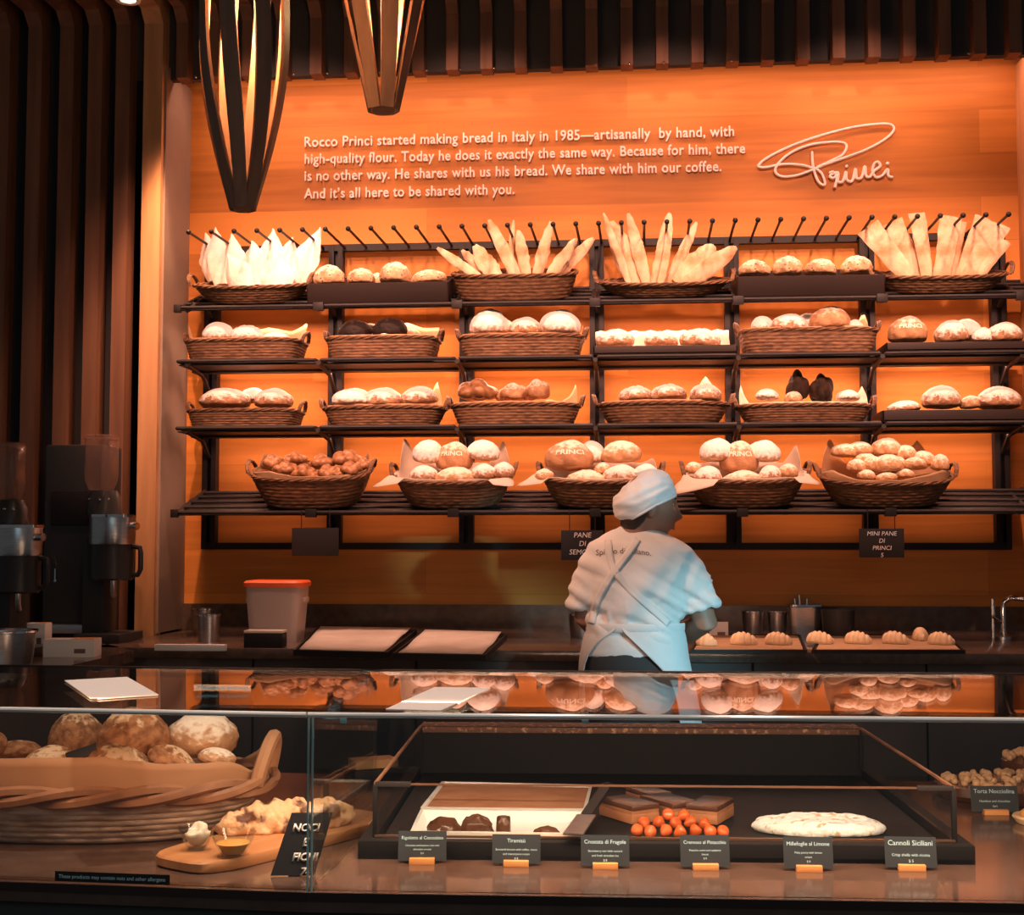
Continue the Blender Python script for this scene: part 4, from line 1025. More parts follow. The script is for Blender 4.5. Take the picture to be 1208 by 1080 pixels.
# ------------------------------------------------------------------ the baker
YP = 4.62
def pp(px, py, dy=0.0):
    p = at(px, py, YP); return Vector((p.x, YP + dy, p.z))
kp = mpp(pp(752, 680))
feet = pp(752, 700); feet.z = 0
per = empty('person', feet, label='baker seen from behind in white cap, white t-shirt and apron, looking over one shoulder', cat='person')
def offs(q): bmesh.ops.translate(q.b, verts=q.b.verts, vec=-feet); return q
def ering(c, rx, ry, n=40, e=2.3, yaw=0):
    R = Matrix.Rotation(yaw, 3, 'Z')
    return [c + R @ p for p in superel(rx, ry, e, n)]
def remesh(q, vox, sm=6, f=.5):
    me = offs(q).mesh('work', None)
    def mods(o):
        m = o.modifiers.new('r', 'REMESH'); m.mode = 'VOXEL'; m.voxel_size = vox
        m = o.modifiers.new('s', 'SMOOTH'); m.iterations = sm; m.factor = f
    r = baked(mods, me); smooth(r, 180); return r
# head frame
hc = pp(765, 597)
fa = radians(14); fd = radians(8)
HF = Vector((cos(fa) * cos(fd), sin(fa) * cos(fd), -sin(fd))); HS = Vector((sin(fa), -cos(fa), 0)); HU = HS.cross(HF) * -1
if HU.z < 0: HU = -HU
hp = lambda f, s, u: hc + HF * f + HS * s + HU * u
def head_shell(b):
    r = bmesh.ops.create_icosphere(b, subdivisions=5, radius=1)['verts']
    G = lambda x, c, w: math.exp(-((x - c) / w) ** 2)
    for v in r:
        d = v.co.copy(); f, s, u = d.x * .094, d.y * .074, d.z * .116
        t = min(1, max(0, (-u - .015) / .10))
        if f < 0: f *= 1 - .55 * t
        s *= 1 - .34 * t
        if f > 0: f *= 1 + .16 * t
        if d.x > .2:
            w_ = min(1, (d.x - .2) / .4)
            f += w_ * (.031 * G(s, 0, .0125) * (G(u, -.024, .015) + .5 * G(u, .0, .018)) + .005 * G(u, .034, .012) + .022 * G(u, -.100, .020) * G(s, 0, .034)
                       + .014 * G(u, -.058, .010) * G(s, 0, .024) - .007 * G(u, -.0585, .0035) * G(s, 0, .026) - .005 * G(u, -.080, .008) + .006 * G(u, -.03, .03) * (G(s, .04, .02) + G(s, -.04, .02)))
            for e in (-1, 1): f -= w_ * .010 * G(s, e * .031, .015) * G(u, .014, .012); 
        v.co = hp(f, s, u)
body = MB(); head_shell(body.b)
for e in (-1, 1):
    body.ell(hp(-.004, e * .076, -.012), (.019, .012, .033), rot=Matrix((HF, HS, HU)).transposed(), u=14, v=10)
body.tube([pp(746, 648, .0), pp(748, 632, .0), hp(-.022, 0, -.05), hp(-.020, 0, .0)], [.070, .054, .050, .05], n=20)
# trunk beneath the shirt
body.ring_loft([ering(pp(752, y), rx * kp, ry, 28) for y, rx, ry in ((640, 44, .075), (655, 52, .09), (690, 50, .105), (735, 49, .105), (775, 54, .12), (800, 54, .12))])
body.tube([pp(714, 656), pp(700, 690, -.01), pp(692, 728, -.005), pp(700, 741, .12), pp(716, 748, .235)], [.045, .045, .043, .040, .026], n=16)
body.tube([pp(800, 656), pp(818, 695, -.01), pp(832, 734, -.015), pp(815, 747, .10), pp(794, 752, .225)], [.045, .044, .042, .041, .028], n=16)
for px in (728, 778):
    body.tube([pp(px, 790), Vector((pp(px, 790).x, YP + .01, .50)), Vector((pp(px, 790).x, YP, .09)), Vector((pp(px, 790).x, YP + .02, .06)), Vector((pp(px, 790).x, YP + .15, .045))], [.09, .058, .04, .042, .035], n=16)
def hand(wr, dirv, pal, side):
    """palm, four bent fingers and a thumb"""
    dirv = dirv.normalized(); pal = (pal - dirv * pal.dot(dirv)).normalized(); sd = dirv.cross(pal) * side
    ax = Matrix((dirv, sd, pal)).transposed()
    body.ell(wr + dirv * .045, (.052, .040, .016), rot=ax, u=16, v=10)
    for j, (o_, L) in enumerate(((.030, .068), (.010, .076), (-.011, .070), (-.030, .056))):
        a = wr + dirv * .085 + sd * o_
        body.tube([a - dirv * .02, a + dirv * L * .35 + pal * .006, a + dirv * L * .68 + pal * .022, a + dirv * L * .82 + pal * .044], [.0095, .009, .0082, .0068], n=10)
    a = wr + dirv * .03 + sd * .034
    body.tube([a, a + sd * .024 + dirv * .018 + pal * .012, a + sd * .028 + dirv * .046 + pal * .026], [.0115, .010, .0075], n=10)
hand(pp(716, 748, .235), Vector((.35, .9, -.15)), Vector((.2, 0, -1)), -1)
hand(pp(794, 752, .225), Vector((-.45, .85, -.15)), Vector((-.2, 0, -1)), 1)
bm_ = remesh(body, .0048, 2, .5); bm_.materials.append(M['skin']); link('body', bm_, per)
q = MB()
for z_, w_ in ((-.0555, .0035), (-.0625, .0042)):
    q.tube([hp(.0985 - .0022 * abs(k) ** 1.6, k * .0055, z_ + (.001 * (1 - abs(k) / 4) if z_ > -.06 else -.0015 * (1 - abs(k) / 4))) for k in range(-4, 5)], [w_ * (1 - .18 * abs(k)) for k in range(-4, 5)], n=8)
offs(q).build('lips', M['lips'], per)
for e in (-1, 1): offs(MB().ell(hp(.0690, e * .030, .013), (.010, .011, .008), u=14, v=10)).build('eye', M['porcelain'], per); offs(MB().ell(hp(.0785, e * .0305, .013), (.0020, .0045, .0045), u=10, v=8)).build('pupil', M['hair'], per)
for e in (-1, 1): offs(MB().tube([hp(.086, e * .012, .034), hp(.088, e * .028, .040), hp(.078, e * .046, .034)], .0032, n=7)).build('eyebrow', M['hair'], per)
# hair at the nape
hb = MB(); hb.ell(hp(-.040, 0, -.020), (.056, .0715, .062), rot=Matrix((HF, HS, HU)).transposed(), u=28, v=18)
hb.ell(hp(-.048, 0, -.055), (.042, .056, .050), rot=Matrix((HF, HS, HU)).transposed(), u=24, v=16)
hb.ell(hp(-.034, 0, .010), (.060, .0765, .050), rot=Matrix((HF, HS, HU)).transposed(), u=28, v=18)
me = remesh(hb, .007, 3); me.materials.append(M['hair'])
for v in me.vertices: v.co += v.normal * .002 * noise.noise(Vector(v.co) * 60)
link('hair', me, per)
# cap
RA = (HF * .857 + HU * .500).normalized(); RN = HS.cross(RA).normalized()
if RN.z < 0: RN = -RN
cc = hc + HF * (.003) + HU * (-.003)
rings = []; N = 64
for i in range(23):
    t = i / 22; h = .112 * t
    rad = (max(0, 1 - t ** 3.4)) ** .42 * (1 + .10 * sin(pi * min(1, t * 1.3)))
    if i == 22: rad = .02
    ring = []
    for k in range(N):
        a = 2 * pi * k / N; ca, sa = cos(a), sin(a)
        back = max(0, -ca); fr = max(0, ca)
        lx_ = ca * (.100 + .012 * back * sin(pi * min(1, t * 1.2))) * rad; ly = sa * .0905 * rad
        hh = h * (1.03 + .08 * ca) - .018 * back * max(0, 1 - t * 2.2) + (.006 * fr * sin(pi * t))
        wr = .008 * noise.noise(Vector((lx_ * 18 + hh * 42, ly * 12, hh * 30 - lx_ * 20))) * (1 if t > .12 else .2)
        wr += .0055 * sin(lx_ * 60 + hh * 95 + 1.5) * back * min(1, t * 4) * (1 - t)
        p = cc + RA * lx_ + HS * ly + RN * hh
        ring.append(p + (RA * ca + HS * sa + RN * .6).normalized() * wr)
    rings.append(ring)
q = MB(); q.ring_loft(rings, True, False); q.b.faces.new([v for v in q.b.verts][-N:])
cap = offs(q).build('cap', M['shirt'], per, ang=180)
q = MB(); L = [cc + RA * cos(2 * pi * k / 48) * .098 + HS * sin(2 * pi * k / 48) * .0905 + RN * (.004 - .018 * max(0, -cos(2 * pi * k / 48))) for k in range(48)]
q.tube(L, .0045, n=8, closed=True); offs(q).build('cap_band', M['apron'], per)
# shirt
sh = MB()
rows = [(621, 751, 21, .056), (626, 750, 30, .066), (632, 750, 42, .080), (640, 751, 57, .098), (650, 753, 65, .110), (668, 753, 66, .124), (690, 751, 62, .130), (712, 750, 58, .130), (735, 749, 55, .128), (752, 748, 58, .134), (774, 746, 59, .136)]
sh.ring_loft([ering(pp(cx, y, (.02 if y < 640 else 0)), rx * kp, ry, 44, 2.35, -.06) for y, cx, rx, ry in rows])
sh.tube([pp(730, 668), pp(708, 668), pp(696, 688), pp(691, 706), pp(689, 719)], [.070, .078, .074, .068, .064], n=24)
sh.tube([pp(775, 670), pp(800, 670), pp(815, 692), pp(821, 708), pp(825, 722)], [.072, .084, .081, .077, .075], n=24)
sme = remesh(sh, .0085, 5)
def fold(p, sx, amp):
    q = p; return amp * (noise.noise(Vector((q.x * sx[0] + q.z * sx[1], q.x * sx[2] + q.z * sx[3], q.y * 3))))
z_sh = pp(750, 660).z; z_w = pp(750, 745).z
for v in sme.vertices:
    p = v.co + feet; t = max(0, min(1, (z_sh + .05 - p.z) / (z_sh - z_w)))
    d = fold(p, (11, 19, 2.5, -1.5), .020 * (.3 + t)) + fold(p, (22, -13, 2, 3), .009 * (.3 + t))
    g = abs(noise.noise(Vector((p.x * 9 + p.z * 15, p.x * 2 - p.z * 1.2, 4.2))))
    d -= .014 * (.25 + t) * max(0, 1 - g * 5)
    v.co += v.normal * d * max(0.0, min(1.0, 1 - (z_w - p.z) / .05))
_b = bmesh.new(); _b.from_mesh(sme)
for _ in range(2): bmesh.ops.smooth_vert(_b, verts=_b.verts, factor=.5, use_axis_x=True, use_axis_y=True, use_axis_z=True)
_b.to_mesh(sme); _b.free(); smooth(sme, 180)
sme.materials.append(M['shirt']); shirt = link('shirt', sme, per)
tree = BVHTree.FromPolygons([v.co + feet for v in sme.vertices], [p.vertices for p in sme.polygons])
def onshirt(px, py, lift=.004):
    d = ray(px, py).normalized(); loc, no, i, _ = tree.ray_cast(CAM, d)
    return (loc - d * lift) if loc else None
# apron: skirt open at the back, waist tie, two crossing straps
rows = [(737, 749, 57, .136), (744, 749, 58, .140), (752, 748, 61, .146), (765, 748, 63, .152), (780, 748, 65, .158), (797, 750, 67, .162), (825, 754, 70, .165), (855, 758, 70, .165), (900, 758, 70, .165), (950, 758, 68, .162)]
phR = [-16, -12, -2, 10, 24, 36, 38, 38, 38, 38]; phL = [-20, -26, -40, -52, -60, -65, -66, -66, -66, -66]
rings = []
for (y, cx, rx, ry), a, b_ in zip(rows, phR, phL):
    c = pp(cx, y); ring = []
    for k in range(61):
        ph = radians(a + (360 + b_ - a) * k / 60); rr = 1 + .012 * sin(ph * 9 + y * .05) * (1 if y > 745 else .3) + (.035 if k in (0, 60) else 0)
        ring.append(c + Vector((sin(ph) * rx * kp * rr, -cos(ph) * ry * rr, 0)))
    rings.append(ring)
q = MB(); q.ring_loft(rings, closed=False)
me = baked(lambda o: (setattr(o.modifiers.new('b', 'SUBSURF'), 'levels', 1), setattr(o.modifiers.new('s', 'SOLIDIFY'), 'thickness', .003)), offs(q).mesh('apron', M['apron']))
me.name = 'apron'; smooth(me, 60); ap = link('apron', me, per)
c = pp(749, 739); q = MB()
q.ring_loft([[c + Vector((sin(t) * 57.5 * kp * r, -cos(t) * .137 * r, z)) for t in [2 * pi * k / 64 for k in range(64)]] for r, z in ((1.0, -.014), (1.02, -.010), (1.02, .010), (1.0, .014))], True, False)
offs(q).build('waist_tie', M['apron'], ap)
def ribbon(name, pts, w, m, parent):
    P = cr([Vector((x, y, 0)) for x, y in pts], 8); rows_ = []
    for i, p in enumerate(P):
        t = (P[min(i + 1, len(P) - 1)] - P[max(i - 1, 0)]).normalized(); n_ = Vector((-t.y, t.x, 0)); r = []
        for k in (-.5, -.17, .17, .5):
            h = onshirt(p.x + n_.x * w * k, p.y + n_.y * w * k, .005)
            r.append(h)
        if all(r): rows_.append(r)
    q = MB(); q.ring_loft(rows_, closed=False)
    me = baked(lambda o: setattr(o.modifiers.new('s', 'SOLIDIFY'), 'thickness', .002), offs(q).mesh(name, m)); me.name = name
    return link(name, me, parent)
ribbon('apron_strap', [(717, 637), (719, 655), (724, 672), (738, 690), (762, 712), (790, 736)], 8.5, M['apron'], ap)
ribbon('apron_strap', [(752, 636), (740, 654), (726, 672), (713, 692), (703, 712), (697, 736)], 8.5, M['apron'], ap)
# print across the shoulders
me = text_mesh('Spirito di Milano.', 1.0, 0, 'LEFT', res=2); a, b_, _, _ = mesh_bounds(me)
ok = True; bm = bmesh.new(); bm.from_mesh(me); bad = []
for v in bm.verts:
    t = (v.co.x - a) / (b_ - a); px = 703 + t * 65; py = 655.5 - 2.5 * sin(pi * t) + .5 * t - v.co.y * 9.6
    h = onshirt(px, py, .0022)
    if h: v.co = h - feet
    else: bad.append(v)
bmesh.ops.delete(bm, geom=bad, context='VERTS')
me2 = bpy.data.meshes.new('shirt_print'); bm.to_mesh(me2); bm.free(); me2.materials.append(M['print']); link('shirt_print', me2, shirt)
# trousers and shoes
tr = MB()
tr.ring_loft([ering(pp(cx, y), rx * kp, ry, 36) for y, cx, rx, ry in ((762, 748, 56, .130), (775, 748, 58, .138), (800, 750, 61, .146), (835, 753, 61, .14))])
for px in (728, 778):
    X = pp(px, 790).x; tr.tube([pp(px, 795), pp(px, 835), Vector((X, YP + .01, .50)), Vector((X, YP + .01, .08))], [.10, .098, .075, .065], n=20)
me = remesh(tr, .012, 4); me.materials.append(M['trousers']); link('trousers', me, per)
for px in (728, 778):
    X = pp(px, 790).x; q = MB(); q.ell((X, YP + .06, .045), (.048, .13, .045), u=20, v=12); q.box((X, YP + .05, .012), (.09, .25, .024), bev=.01)
    offs(q).build('shoe', M['blackgloss'], per)
# ------------------------------------------------------------------ glass-topped display counter in front
ZD = EYE - .53; ZG = EYE - .26
A, B, C = onz(0, 1040, ZD), onz(361, 1053, ZD), onz(1208, 1066, ZD)
uL, uR = (B - A).normalized(), (C - B).normalized()
nL, nR = Vector((-uL.y, uL.x, 0)), Vector((-uR.y, uR.x, 0))
A2, C2 = A - uL * .55, C + uR * .6
DEP, GD, GR = 1.02, .48, .0168
dc = empty('display_counter', (B.x, B.y + .3, 0), label='long display counter with dark stone deck and sloping clear glass top', cat='display counter')
DL = dc.location
def part(q, name, m, parent=dc, **k):
    bmesh.ops.translate(q.b, verts=q.b.verts, vec=-DL); return q.build(name, m, parent, **k)
Z = lambda p, z: Vector((p.x, p.y, z))
jb = (nL + nR).normalized()
part(MB().poly([A2, B, C2, C2 + nR * DEP, B + jb * DEP, A2 + nL * DEP], .03), 'deck', M['deck'], sm=False)
for P_, Q_, n_, in ((A2, B, nL), (B, C2, nR)):
    q = MB(); a, b_ = P_ + n_ * .02, Q_ + n_ * .02
    q.poly([Z(a, ZD - .031), Z(b_, ZD - .031), Z(b_ + n_ * .9, ZD - .031), Z(a + n_ * .9, ZD - .031)], ZD - .04); part(q, 'cabinet_body', M['dark'], sm=False)
    q = MB(); q.bar(P_ + Vector((0, 0, -.0065)) - n_ * .002, Q_ + Vector((0, 0, -.0065)) - n_ * .002, .004, .013); part(q, 'deck_edge', M['tray'], sm=False)
def gz(p, n_, base): return ZG + GR / GD * ((Z(p, 0) - Z(base, 0)).dot(n_))
def gtop(P_, Q_, n_, off=0): 
    L = [P_, Q_, Q_ + n_ * GD, P_ + n_ * GD]; return [Z(p, ZG + off + (GR if i > 1 else 0)) for i, p in enumerate(L)]
for P_, Q_, n_, i in ((A2, B - uL * .001, nL, 0), (B + uR * .001, C2, nR, 1)):
    part(MB().poly(gtop(P_, Q_, n_), .008), 'glass_top', M['glass'], sm=False)
    q = MB(); q.tube([Z(P_, ZG - .004) - n_ * .003, Z(Q_, ZG - .004) - n_ * .003], .0042, n=12); part(q, 'polished_edge', M['glassedge'], sm=False)
    q = MB(); q.bar(Z(P_ + n_ * (GD + .006), ZG + GR - .006), Z(Q_ + n_ * (GD + .006), ZG + GR - .006), .010, .016); part(q, 'rear_rail', M['black'], sm=False)
    a, b_ = P_ + n_ * .010, Q_ + n_ * .010
    part(MB().poly([Z(a, ZD), Z(b_, ZD), Z(b_, ZG - .009), Z(a, ZG - .009)], .005, n_), 'front_glass', M['glass'], sm=False)
DV = (onz(433, 984, ZD) - B); DV.z = 0; DV.normalize(); DS = Vector((DV.y, -DV.x, 0))
a, b_ = B + DV * .016, B + DV * (GD - .02)
part(MB().poly([Z(a, ZD + .001), Z(b_, ZD + .001), Z(b_, ZG + .006), Z(a, ZG - .009)], .007, DS), 'glass_divider', M['glass'], sm=False)
q = MB(); e_ = B + DV * .006 + DS * .0035; [q.bar(Z(e_ + DS * k_, ZD), Z(e_ + DS * k_, ZG - .009), .002, .006, up=DV) for k_ in (-.0032, .0032)]; part(q, 'divider_edge', M['tealglass'], sm=False)
for px in (405, 690):
    p = onz(px, 850, ZG - .018); q = MB(); q.box(p - nR * .0, (.010, .006, .010), bev=.001); part(q, 'clip', M['teal'])
def onglass(px, py, n_=nR, base=None):
    base = base or B; d = ray(px, py); N = Vector((0, 0, 1)) - n_ * (GR / GD); N.normalize()
    return CAM + d * ((Z(base, ZG) - CAM).dot(N) / d.dot(N))
for quad, lb in (([(108, 826), (187, 821), (150, 800), (76, 804)], 'above the big bread basket'), ([(455, 838), (520, 840), (578, 813), (513, 812)], 'in front of the baker')):
    P = [onglass(x, y) + Vector((0, 0, .0018)) for x, y in quad]
    o = MB().poly(P, .0015).build('paper_sheet', M['white'], sm=False); recentre(o)
    tag(o, f'blank white paper sheet lying on the counter glass {lb}', 'paper', 'papers on the counter glass')
# cyan wording on an upright clear strip added to carry it
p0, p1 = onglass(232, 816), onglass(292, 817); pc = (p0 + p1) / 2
g = MB(); g.box(pc + Vector((0, .0012, .0065)) - DL, ((p1 - p0).length + .01, .001, .013)); g.build('clear_strip', M['glass'], dc, sm=False)
text_on('cyan_lettering', ['Welcome to Starbucks'], M['cyan'], dc, pc + Vector((0, 0, .004)) - DL, (1, 0, 0), (0, 0, 1), (p1 - p0).length, ext=.0003)
# allergen strip on the front glass
s0, s1 = onz(70, 1040, ZD), onz(204, 1045, ZD); w_ = (s1 - s0).length; ct = (s0 + s1) / 2
fz = ct + Vector((0, 0, .011)); base = A + uL * (ct - A).dot(uL) - nL * .002; base.z = ZD + .004
so_ = empty('allergen_strip', base, label='narrow dark notice strip with pale lettering at the foot of the front glass', cat='sign')
R3 = Matrix((uL, nL, Vector((0, 0, 1)))).transposed()
MB().box((0, 0, .0075), (w_, .0016, .015), rot=None).build('strip', M['slate'], so_); so_.rotation_euler = R3.to_euler()
text_on('notice_text', ['These products may contain nuts and other allergens'], M['cardtext'], so_, (0, -.0009, .005), (1, 0, 0), (0, 0, 1), w_ * .93, ext=.0003)

# ---- big basket of rolls at the left of the case
bc_ = onz(104, 962, ZD); bc_ = at(104, 900, 2.47); bx = bc_.x
bigl = Vector((bx, 2.47, ZD + .001))
big = basket(bigl, .335, .185, .088, 2.3, .74, 8, (radians(0), 0, radians(4)), 'big oval wicker basket of crusty rolls behind the counter glass', None, handles=False, m='wickerpale', m2='wickerbrown', thick=2.3, twist=5)
for s in (-1, 1):
    L = [(s * (.325 + .020 * sin(pi * k / 14)), -cos(pi * k / 14) * .060, .088 + sin(pi * k / 14) * .080) for k in range(15)]
    MB().tube(L, .013, n=8).build('loop_handle', M['brownpaper'] if s > 0 else M['wickerbrown'], big)
lo_ = liner(big, .335, .185, .088, 2.3, [(150, 22, .13, .0), (15, 30, .045, 0), (225, 60, .050, .0), (285, 60, .055, 0), (330, 30, .02, 0)], 'brown kraft paper lining the big basket of crusty rolls', 'brownpaper', .76, seed=31)
GR_ = 'crusty rolls in the big counter basket'
bigrolls = [(90, 869, 36, 29, 2.53, 'brown crusty roll nearest the standing paper corner'), (158, 868, 42, 31, 2.46, 'darkest big crusty roll at the top of the heap'), (239, 867, 42, 26, 2.52, 'pale golden crusty roll nearest the basket handle'),
            (140, 908, 48, 22, 2.38, 'half-hidden crusty roll at the front under the dark roll'), (58, 902, 34, 18, 2.42, 'low crusty roll tucked behind the front paper'), (205, 903, 36, 19, 2.40, 'low smooth roll wrapped by the front paper'),
            (256, 893, 24, 10, 2.46, 'small pale roll beside the paper-wrapped handle'), (22, 890, 30, 15, 2.52, 'flat roll under the standing paper corner'), (-30, 885, 38, 24, 2.48, 'crusty roll cut by the picture edge')]
rnd_ = random.Random(11)
for i, (px, py, rx, ry, Y, lb) in enumerate(bigrolls):
    p = at(px, py, Y); k_ = mpp(p)
    o = loaf('crusty_roll', p - Vector((0, 0, ry * k_ * .12)), rx * k_, rx * k_ * .82, ry * k_ * 1.12, 'cake' if i not in (2, 6) else 'brown', 'rugged' if i < 4 else 'round', i, rot=(rnd_.uniform(-.5, .5), rnd_.uniform(-.5, .5), rnd_.uniform(0, 6)))
    tag(o, lb, 'bread', GR_)

o = empty('bread_tag', at(96, 889, 2.37), (radians(-35), radians(-18), .2), 'small black glossy tag tucked between the crusty rolls', 'tag')
MB().box((0, 0, 0), (.055, .004, .020), bev=.001).build('tag_plate', M['blackgloss'], o); MB().tube([(0, .003, -.006), (0, .02, -.045)], .002, n=6).build('pin', M['steel'], o)
# ---- board with nut and fig loaf
p_f, p_b = onz(222, 1024, ZD), onz(425, 972, ZD)
ax = (p_b - p_f); ax.z = 0; L_ = ax.length + .06; axn = ax.normalized(); rz = atan2(axn.y, axn.x)
bctr = (p_f + p_b) / 2; bctr.z = ZD
bd = MB(); prof = [p for p in superel(L_ / 2, .082, 4.5, 64)]
bd.ring_loft([[p * .985 + Vector((0, 0, .001)) for p in prof], [p + Vector((0, 0, .004)) for p in prof], [p + Vector((0, 0, .016)) for p in prof], [p * .985 + Vector((0, 0, .019)) for p in prof]])
o = bd.build('cutting_board', M['board']); o.location = bctr; o.rotation_euler = (0, 0, rz)
tag(o, 'rounded wooden serving board holding the long nut loaf and two glass bowls', 'board')
# long loaf
q = MB(); rings = []
pa, pb = at(262, 979, 2.34), at(412, 960, 2.46); 
for i in range(81):
    t = i / 80; c = pa.lerp(pb, t); r = .036 * (max(0.02, sin(pi * (.04 + .92 * t))) ** .42); ring = []
    for k in range(28):
        an = 2 * pi * k / 28; d = (Vector((0, 0, 1)) * sin(an) + Vector((-axn.y, axn.x, 0)) * cos(an))
        nz = 1 + .42 * noise.noise(Vector((t * 14, cos(an) * 1.8, sin(an) * 1.8))) + .16 * noise.noise(Vector((t * 34, cos(an) * 4, sin(an) * 4)))
        p = c + d * r * nz; p.z = max(p.z, ZD + .0195); ring.append(p)
    rings.append(ring)
q.ring_loft(rings); o = q.build('nut_fig_loaf', M['fig'] if 'fig' in M else M['fruit'], ang=180); recentre(o)
tag(o, 'long knobbly nut and fig loaf lying along the wooden board', 'bread')
M['figcrust'] = mat('fig_crust', (.78, .46, .24), .5, c2=(.13, .045, .02), nscale=26, lo=.50, hi=.60, bump=.6, bscale=60)
o.data.materials.clear(); o.data.materials.append(M['figcrust'])
def bowl(px, py, w, h, fill, fm, label):
    c = onz(px, py, ZD + .0195); k_ = mpp(c); R = w / 2 * k_; H = h * k_
    o = empty('glass_bowl', c, label=label, cat='bowl', group='glass bowls on the board')
    MB().lathe([(0, .001), (R * .5, .001), (R * .75, H * .45), (R, H), (R * .95, H), (R * .70, H * .48), (R * .45, .004), (0, .004)], n=32).build('bowl_body', M['cup'], o)
    f = MB()
    if fill == 'mound':
        f.ell((0, 0, H * .62), (R * .60, R * .55, H * .46), u=24, v=14)
        me = f.mesh('butter', M[fm], ang=180)
        for v in me.vertices: v.co *= 1 + .30 * noise.noise(Vector(v.co) * 110)
        b2 = link('butter_mound', me)
    else:
        f.lathe([(0, .005), (R * .44, .005), (R * .66, H * .44), (R * .74, H * .55), (0, H * .58)], n=28); b2 = f.build('jam_filling', M[fm])
    b2.location = c; tag(b2, ('pale butter mound' if fill == 'mound' else 'orange jam') + ' filling one glass bowl on the wooden board', 'food')
bowl(232, 1003, 44, 28, 'mound', 'butter', 'small glass bowl holding pale butter at the board\u2019s rounded end')
bowl(275, 1010, 54, 28, 'fill', 'jam', 'small glass bowl of orange jam beside the long loaf')
# chalk sign
c = onz(345, 1036, ZD); k_ = mpp(c); cs = empty('chalk_sign', c + Vector((0, .006, .002)), (radians(-14), 0, rz * .12), 'slanted chalkboard sign leaning in front of the nut loaf', 'sign')
q = MB(); w2 = 27 * k_; h2 = 72 * k_; skew = 17 * k_
q.ring_loft([[Vector((-w2, 0, 0)), Vector((w2 * .92, 0, 0)), Vector((w2 + skew * 1.0, 0, h2)), Vector((-w2 + skew * 1.3, 0, h2))], [Vector((-w2, .004, 0)), Vector((w2 * .92, .004, 0)), Vector((w2 + skew * 1.0, .004, h2)), Vector((-w2 + skew * 1.3, .004, h2))]])
q.build('board', M['slate'], cs, sm=False)
q = MB(); q.bar((0, .004, h2 * .55), (0, .016, .004), .02, .003); q.build('prop', M['slate'], cs)
text_on('chalk_writing', ['NOCI', 'E', 'FICHI', '7\u207b' if False else '7-'], M['letter'], cs, (skew * .72, -.0008, h2 * .70), (1, 0, .0), (0, 0, 1), w2 * 1.25, lead=1.34, bold=.035, shear=.28)

# ---- chilled glass box for pastries
P0, P1 = onz(422, 1014, ZD), onz(1151, 1021, ZD); u_ = (P1 - P0).normalized(); n_ = Vector((-u_.y, u_.x, 0)); W_ = (P1 - P0).length
ZR = EYE - .413; ZB = ZD + .030; DP = .75
bx_ = empty('pastry_box', Vector((P0.x, P0.y, ZD)) , (0, 0, atan2(u_.y, u_.x)), 'low black-framed glass box holding the desserts on the counter deck', 'display box')
bR = Matrix.Rotation(-atan2(u_.y, u_.x), 3, 'Z')
loc = lambda p: bR @ (Vector(p) - bx_.location)
hz, tz = .030, ZR - ZD
MB().box((W_ / 2, .012, hz / 2), (W_, .024, hz), bev=.001).build('front_rail', M['pitch'], bx_)
MB().box((W_ / 2, DP / 2, .004), (W_ - .01, DP, .008)).build('base_plate', M['pitch'], bx_)
for s in (0, 1): MB().box((.012 if s == 0 else W_ - .012, DP / 2 + .012, hz / 2), (.024, DP - .024, hz), bev=.001).build('side_rail', M['pitch'], bx_)
ix = .024; fy = .034
for s in (ix, W_ - ix):
    MB().box((s, fy, (hz + tz) / 2), (.008, .008, tz - hz), bev=.001).build('corner_post', M['pitch'], bx_)
    MB().box((s, DP, (hz + tz) / 2), (.008, .008, tz - hz), bev=.001).build('corner_post', M['pitch'], bx_)
    MB().box((s, (fy + DP) / 2, (hz + tz) / 2), (.004, DP - fy - .01, tz - hz - .002)).build('side_glass', M['glass'], bx_, sm=False)
    MB().box((s, (fy + DP) / 2, tz + .002), (.005, DP - fy, .004)).build('side_rim', M['wickerbrown'], bx_, sm=False)
    MB().box((s + (.03 if s < .5 else -.03), fy, tz + .001), (.06, .010, .008), bev=.001).build('corner_clip', M['black'], bx_)
MB().box((W_ / 2, fy, (hz + tz) / 2), (W_ - 2 * ix - .01, .004, tz - hz - .002)).build('front_glass', M['glass'], bx_, sm=False)
MB().box((W_ / 2, fy, tz + .001), (W_ - 2 * ix, .004, .0030)).build('front_rim', M['brass'], bx_, sm=False)
MB().box((W_ / 2, fy - .004, hz + .002), (W_ - 2 * ix, .004, .004)).build('front_sill', M['brass'], bx_, sm=False)
MB().box((W_ / 2, DP + .01, tz / 2), (W_ - .04, .012, tz)).build('back_panel', M['pitch'], bx_, sm=False)
sp_ = MB().box((W_ / 2, DP + .045, tz - .006), (W_ - .04, .09, .012), bev=.001).build('back_ledge', M['crumb'] if 'crumb' in M else M['deck'], bx_)
M['crumb'] = mat('crumbed_ledge', (.16, .075, .045), .6, c2=(.62, .36, .20), nscale=90, lo=.55, hi=.70, detail=2)
sp_.data.materials.clear(); sp_.data.materials.append(M['crumb'])
MB().box((W_ / 2, .42, .012), (W_ - .06, .72, .008)).build('cooling_plate', M['pitch'], bx_)
ZP = ZD + .0165
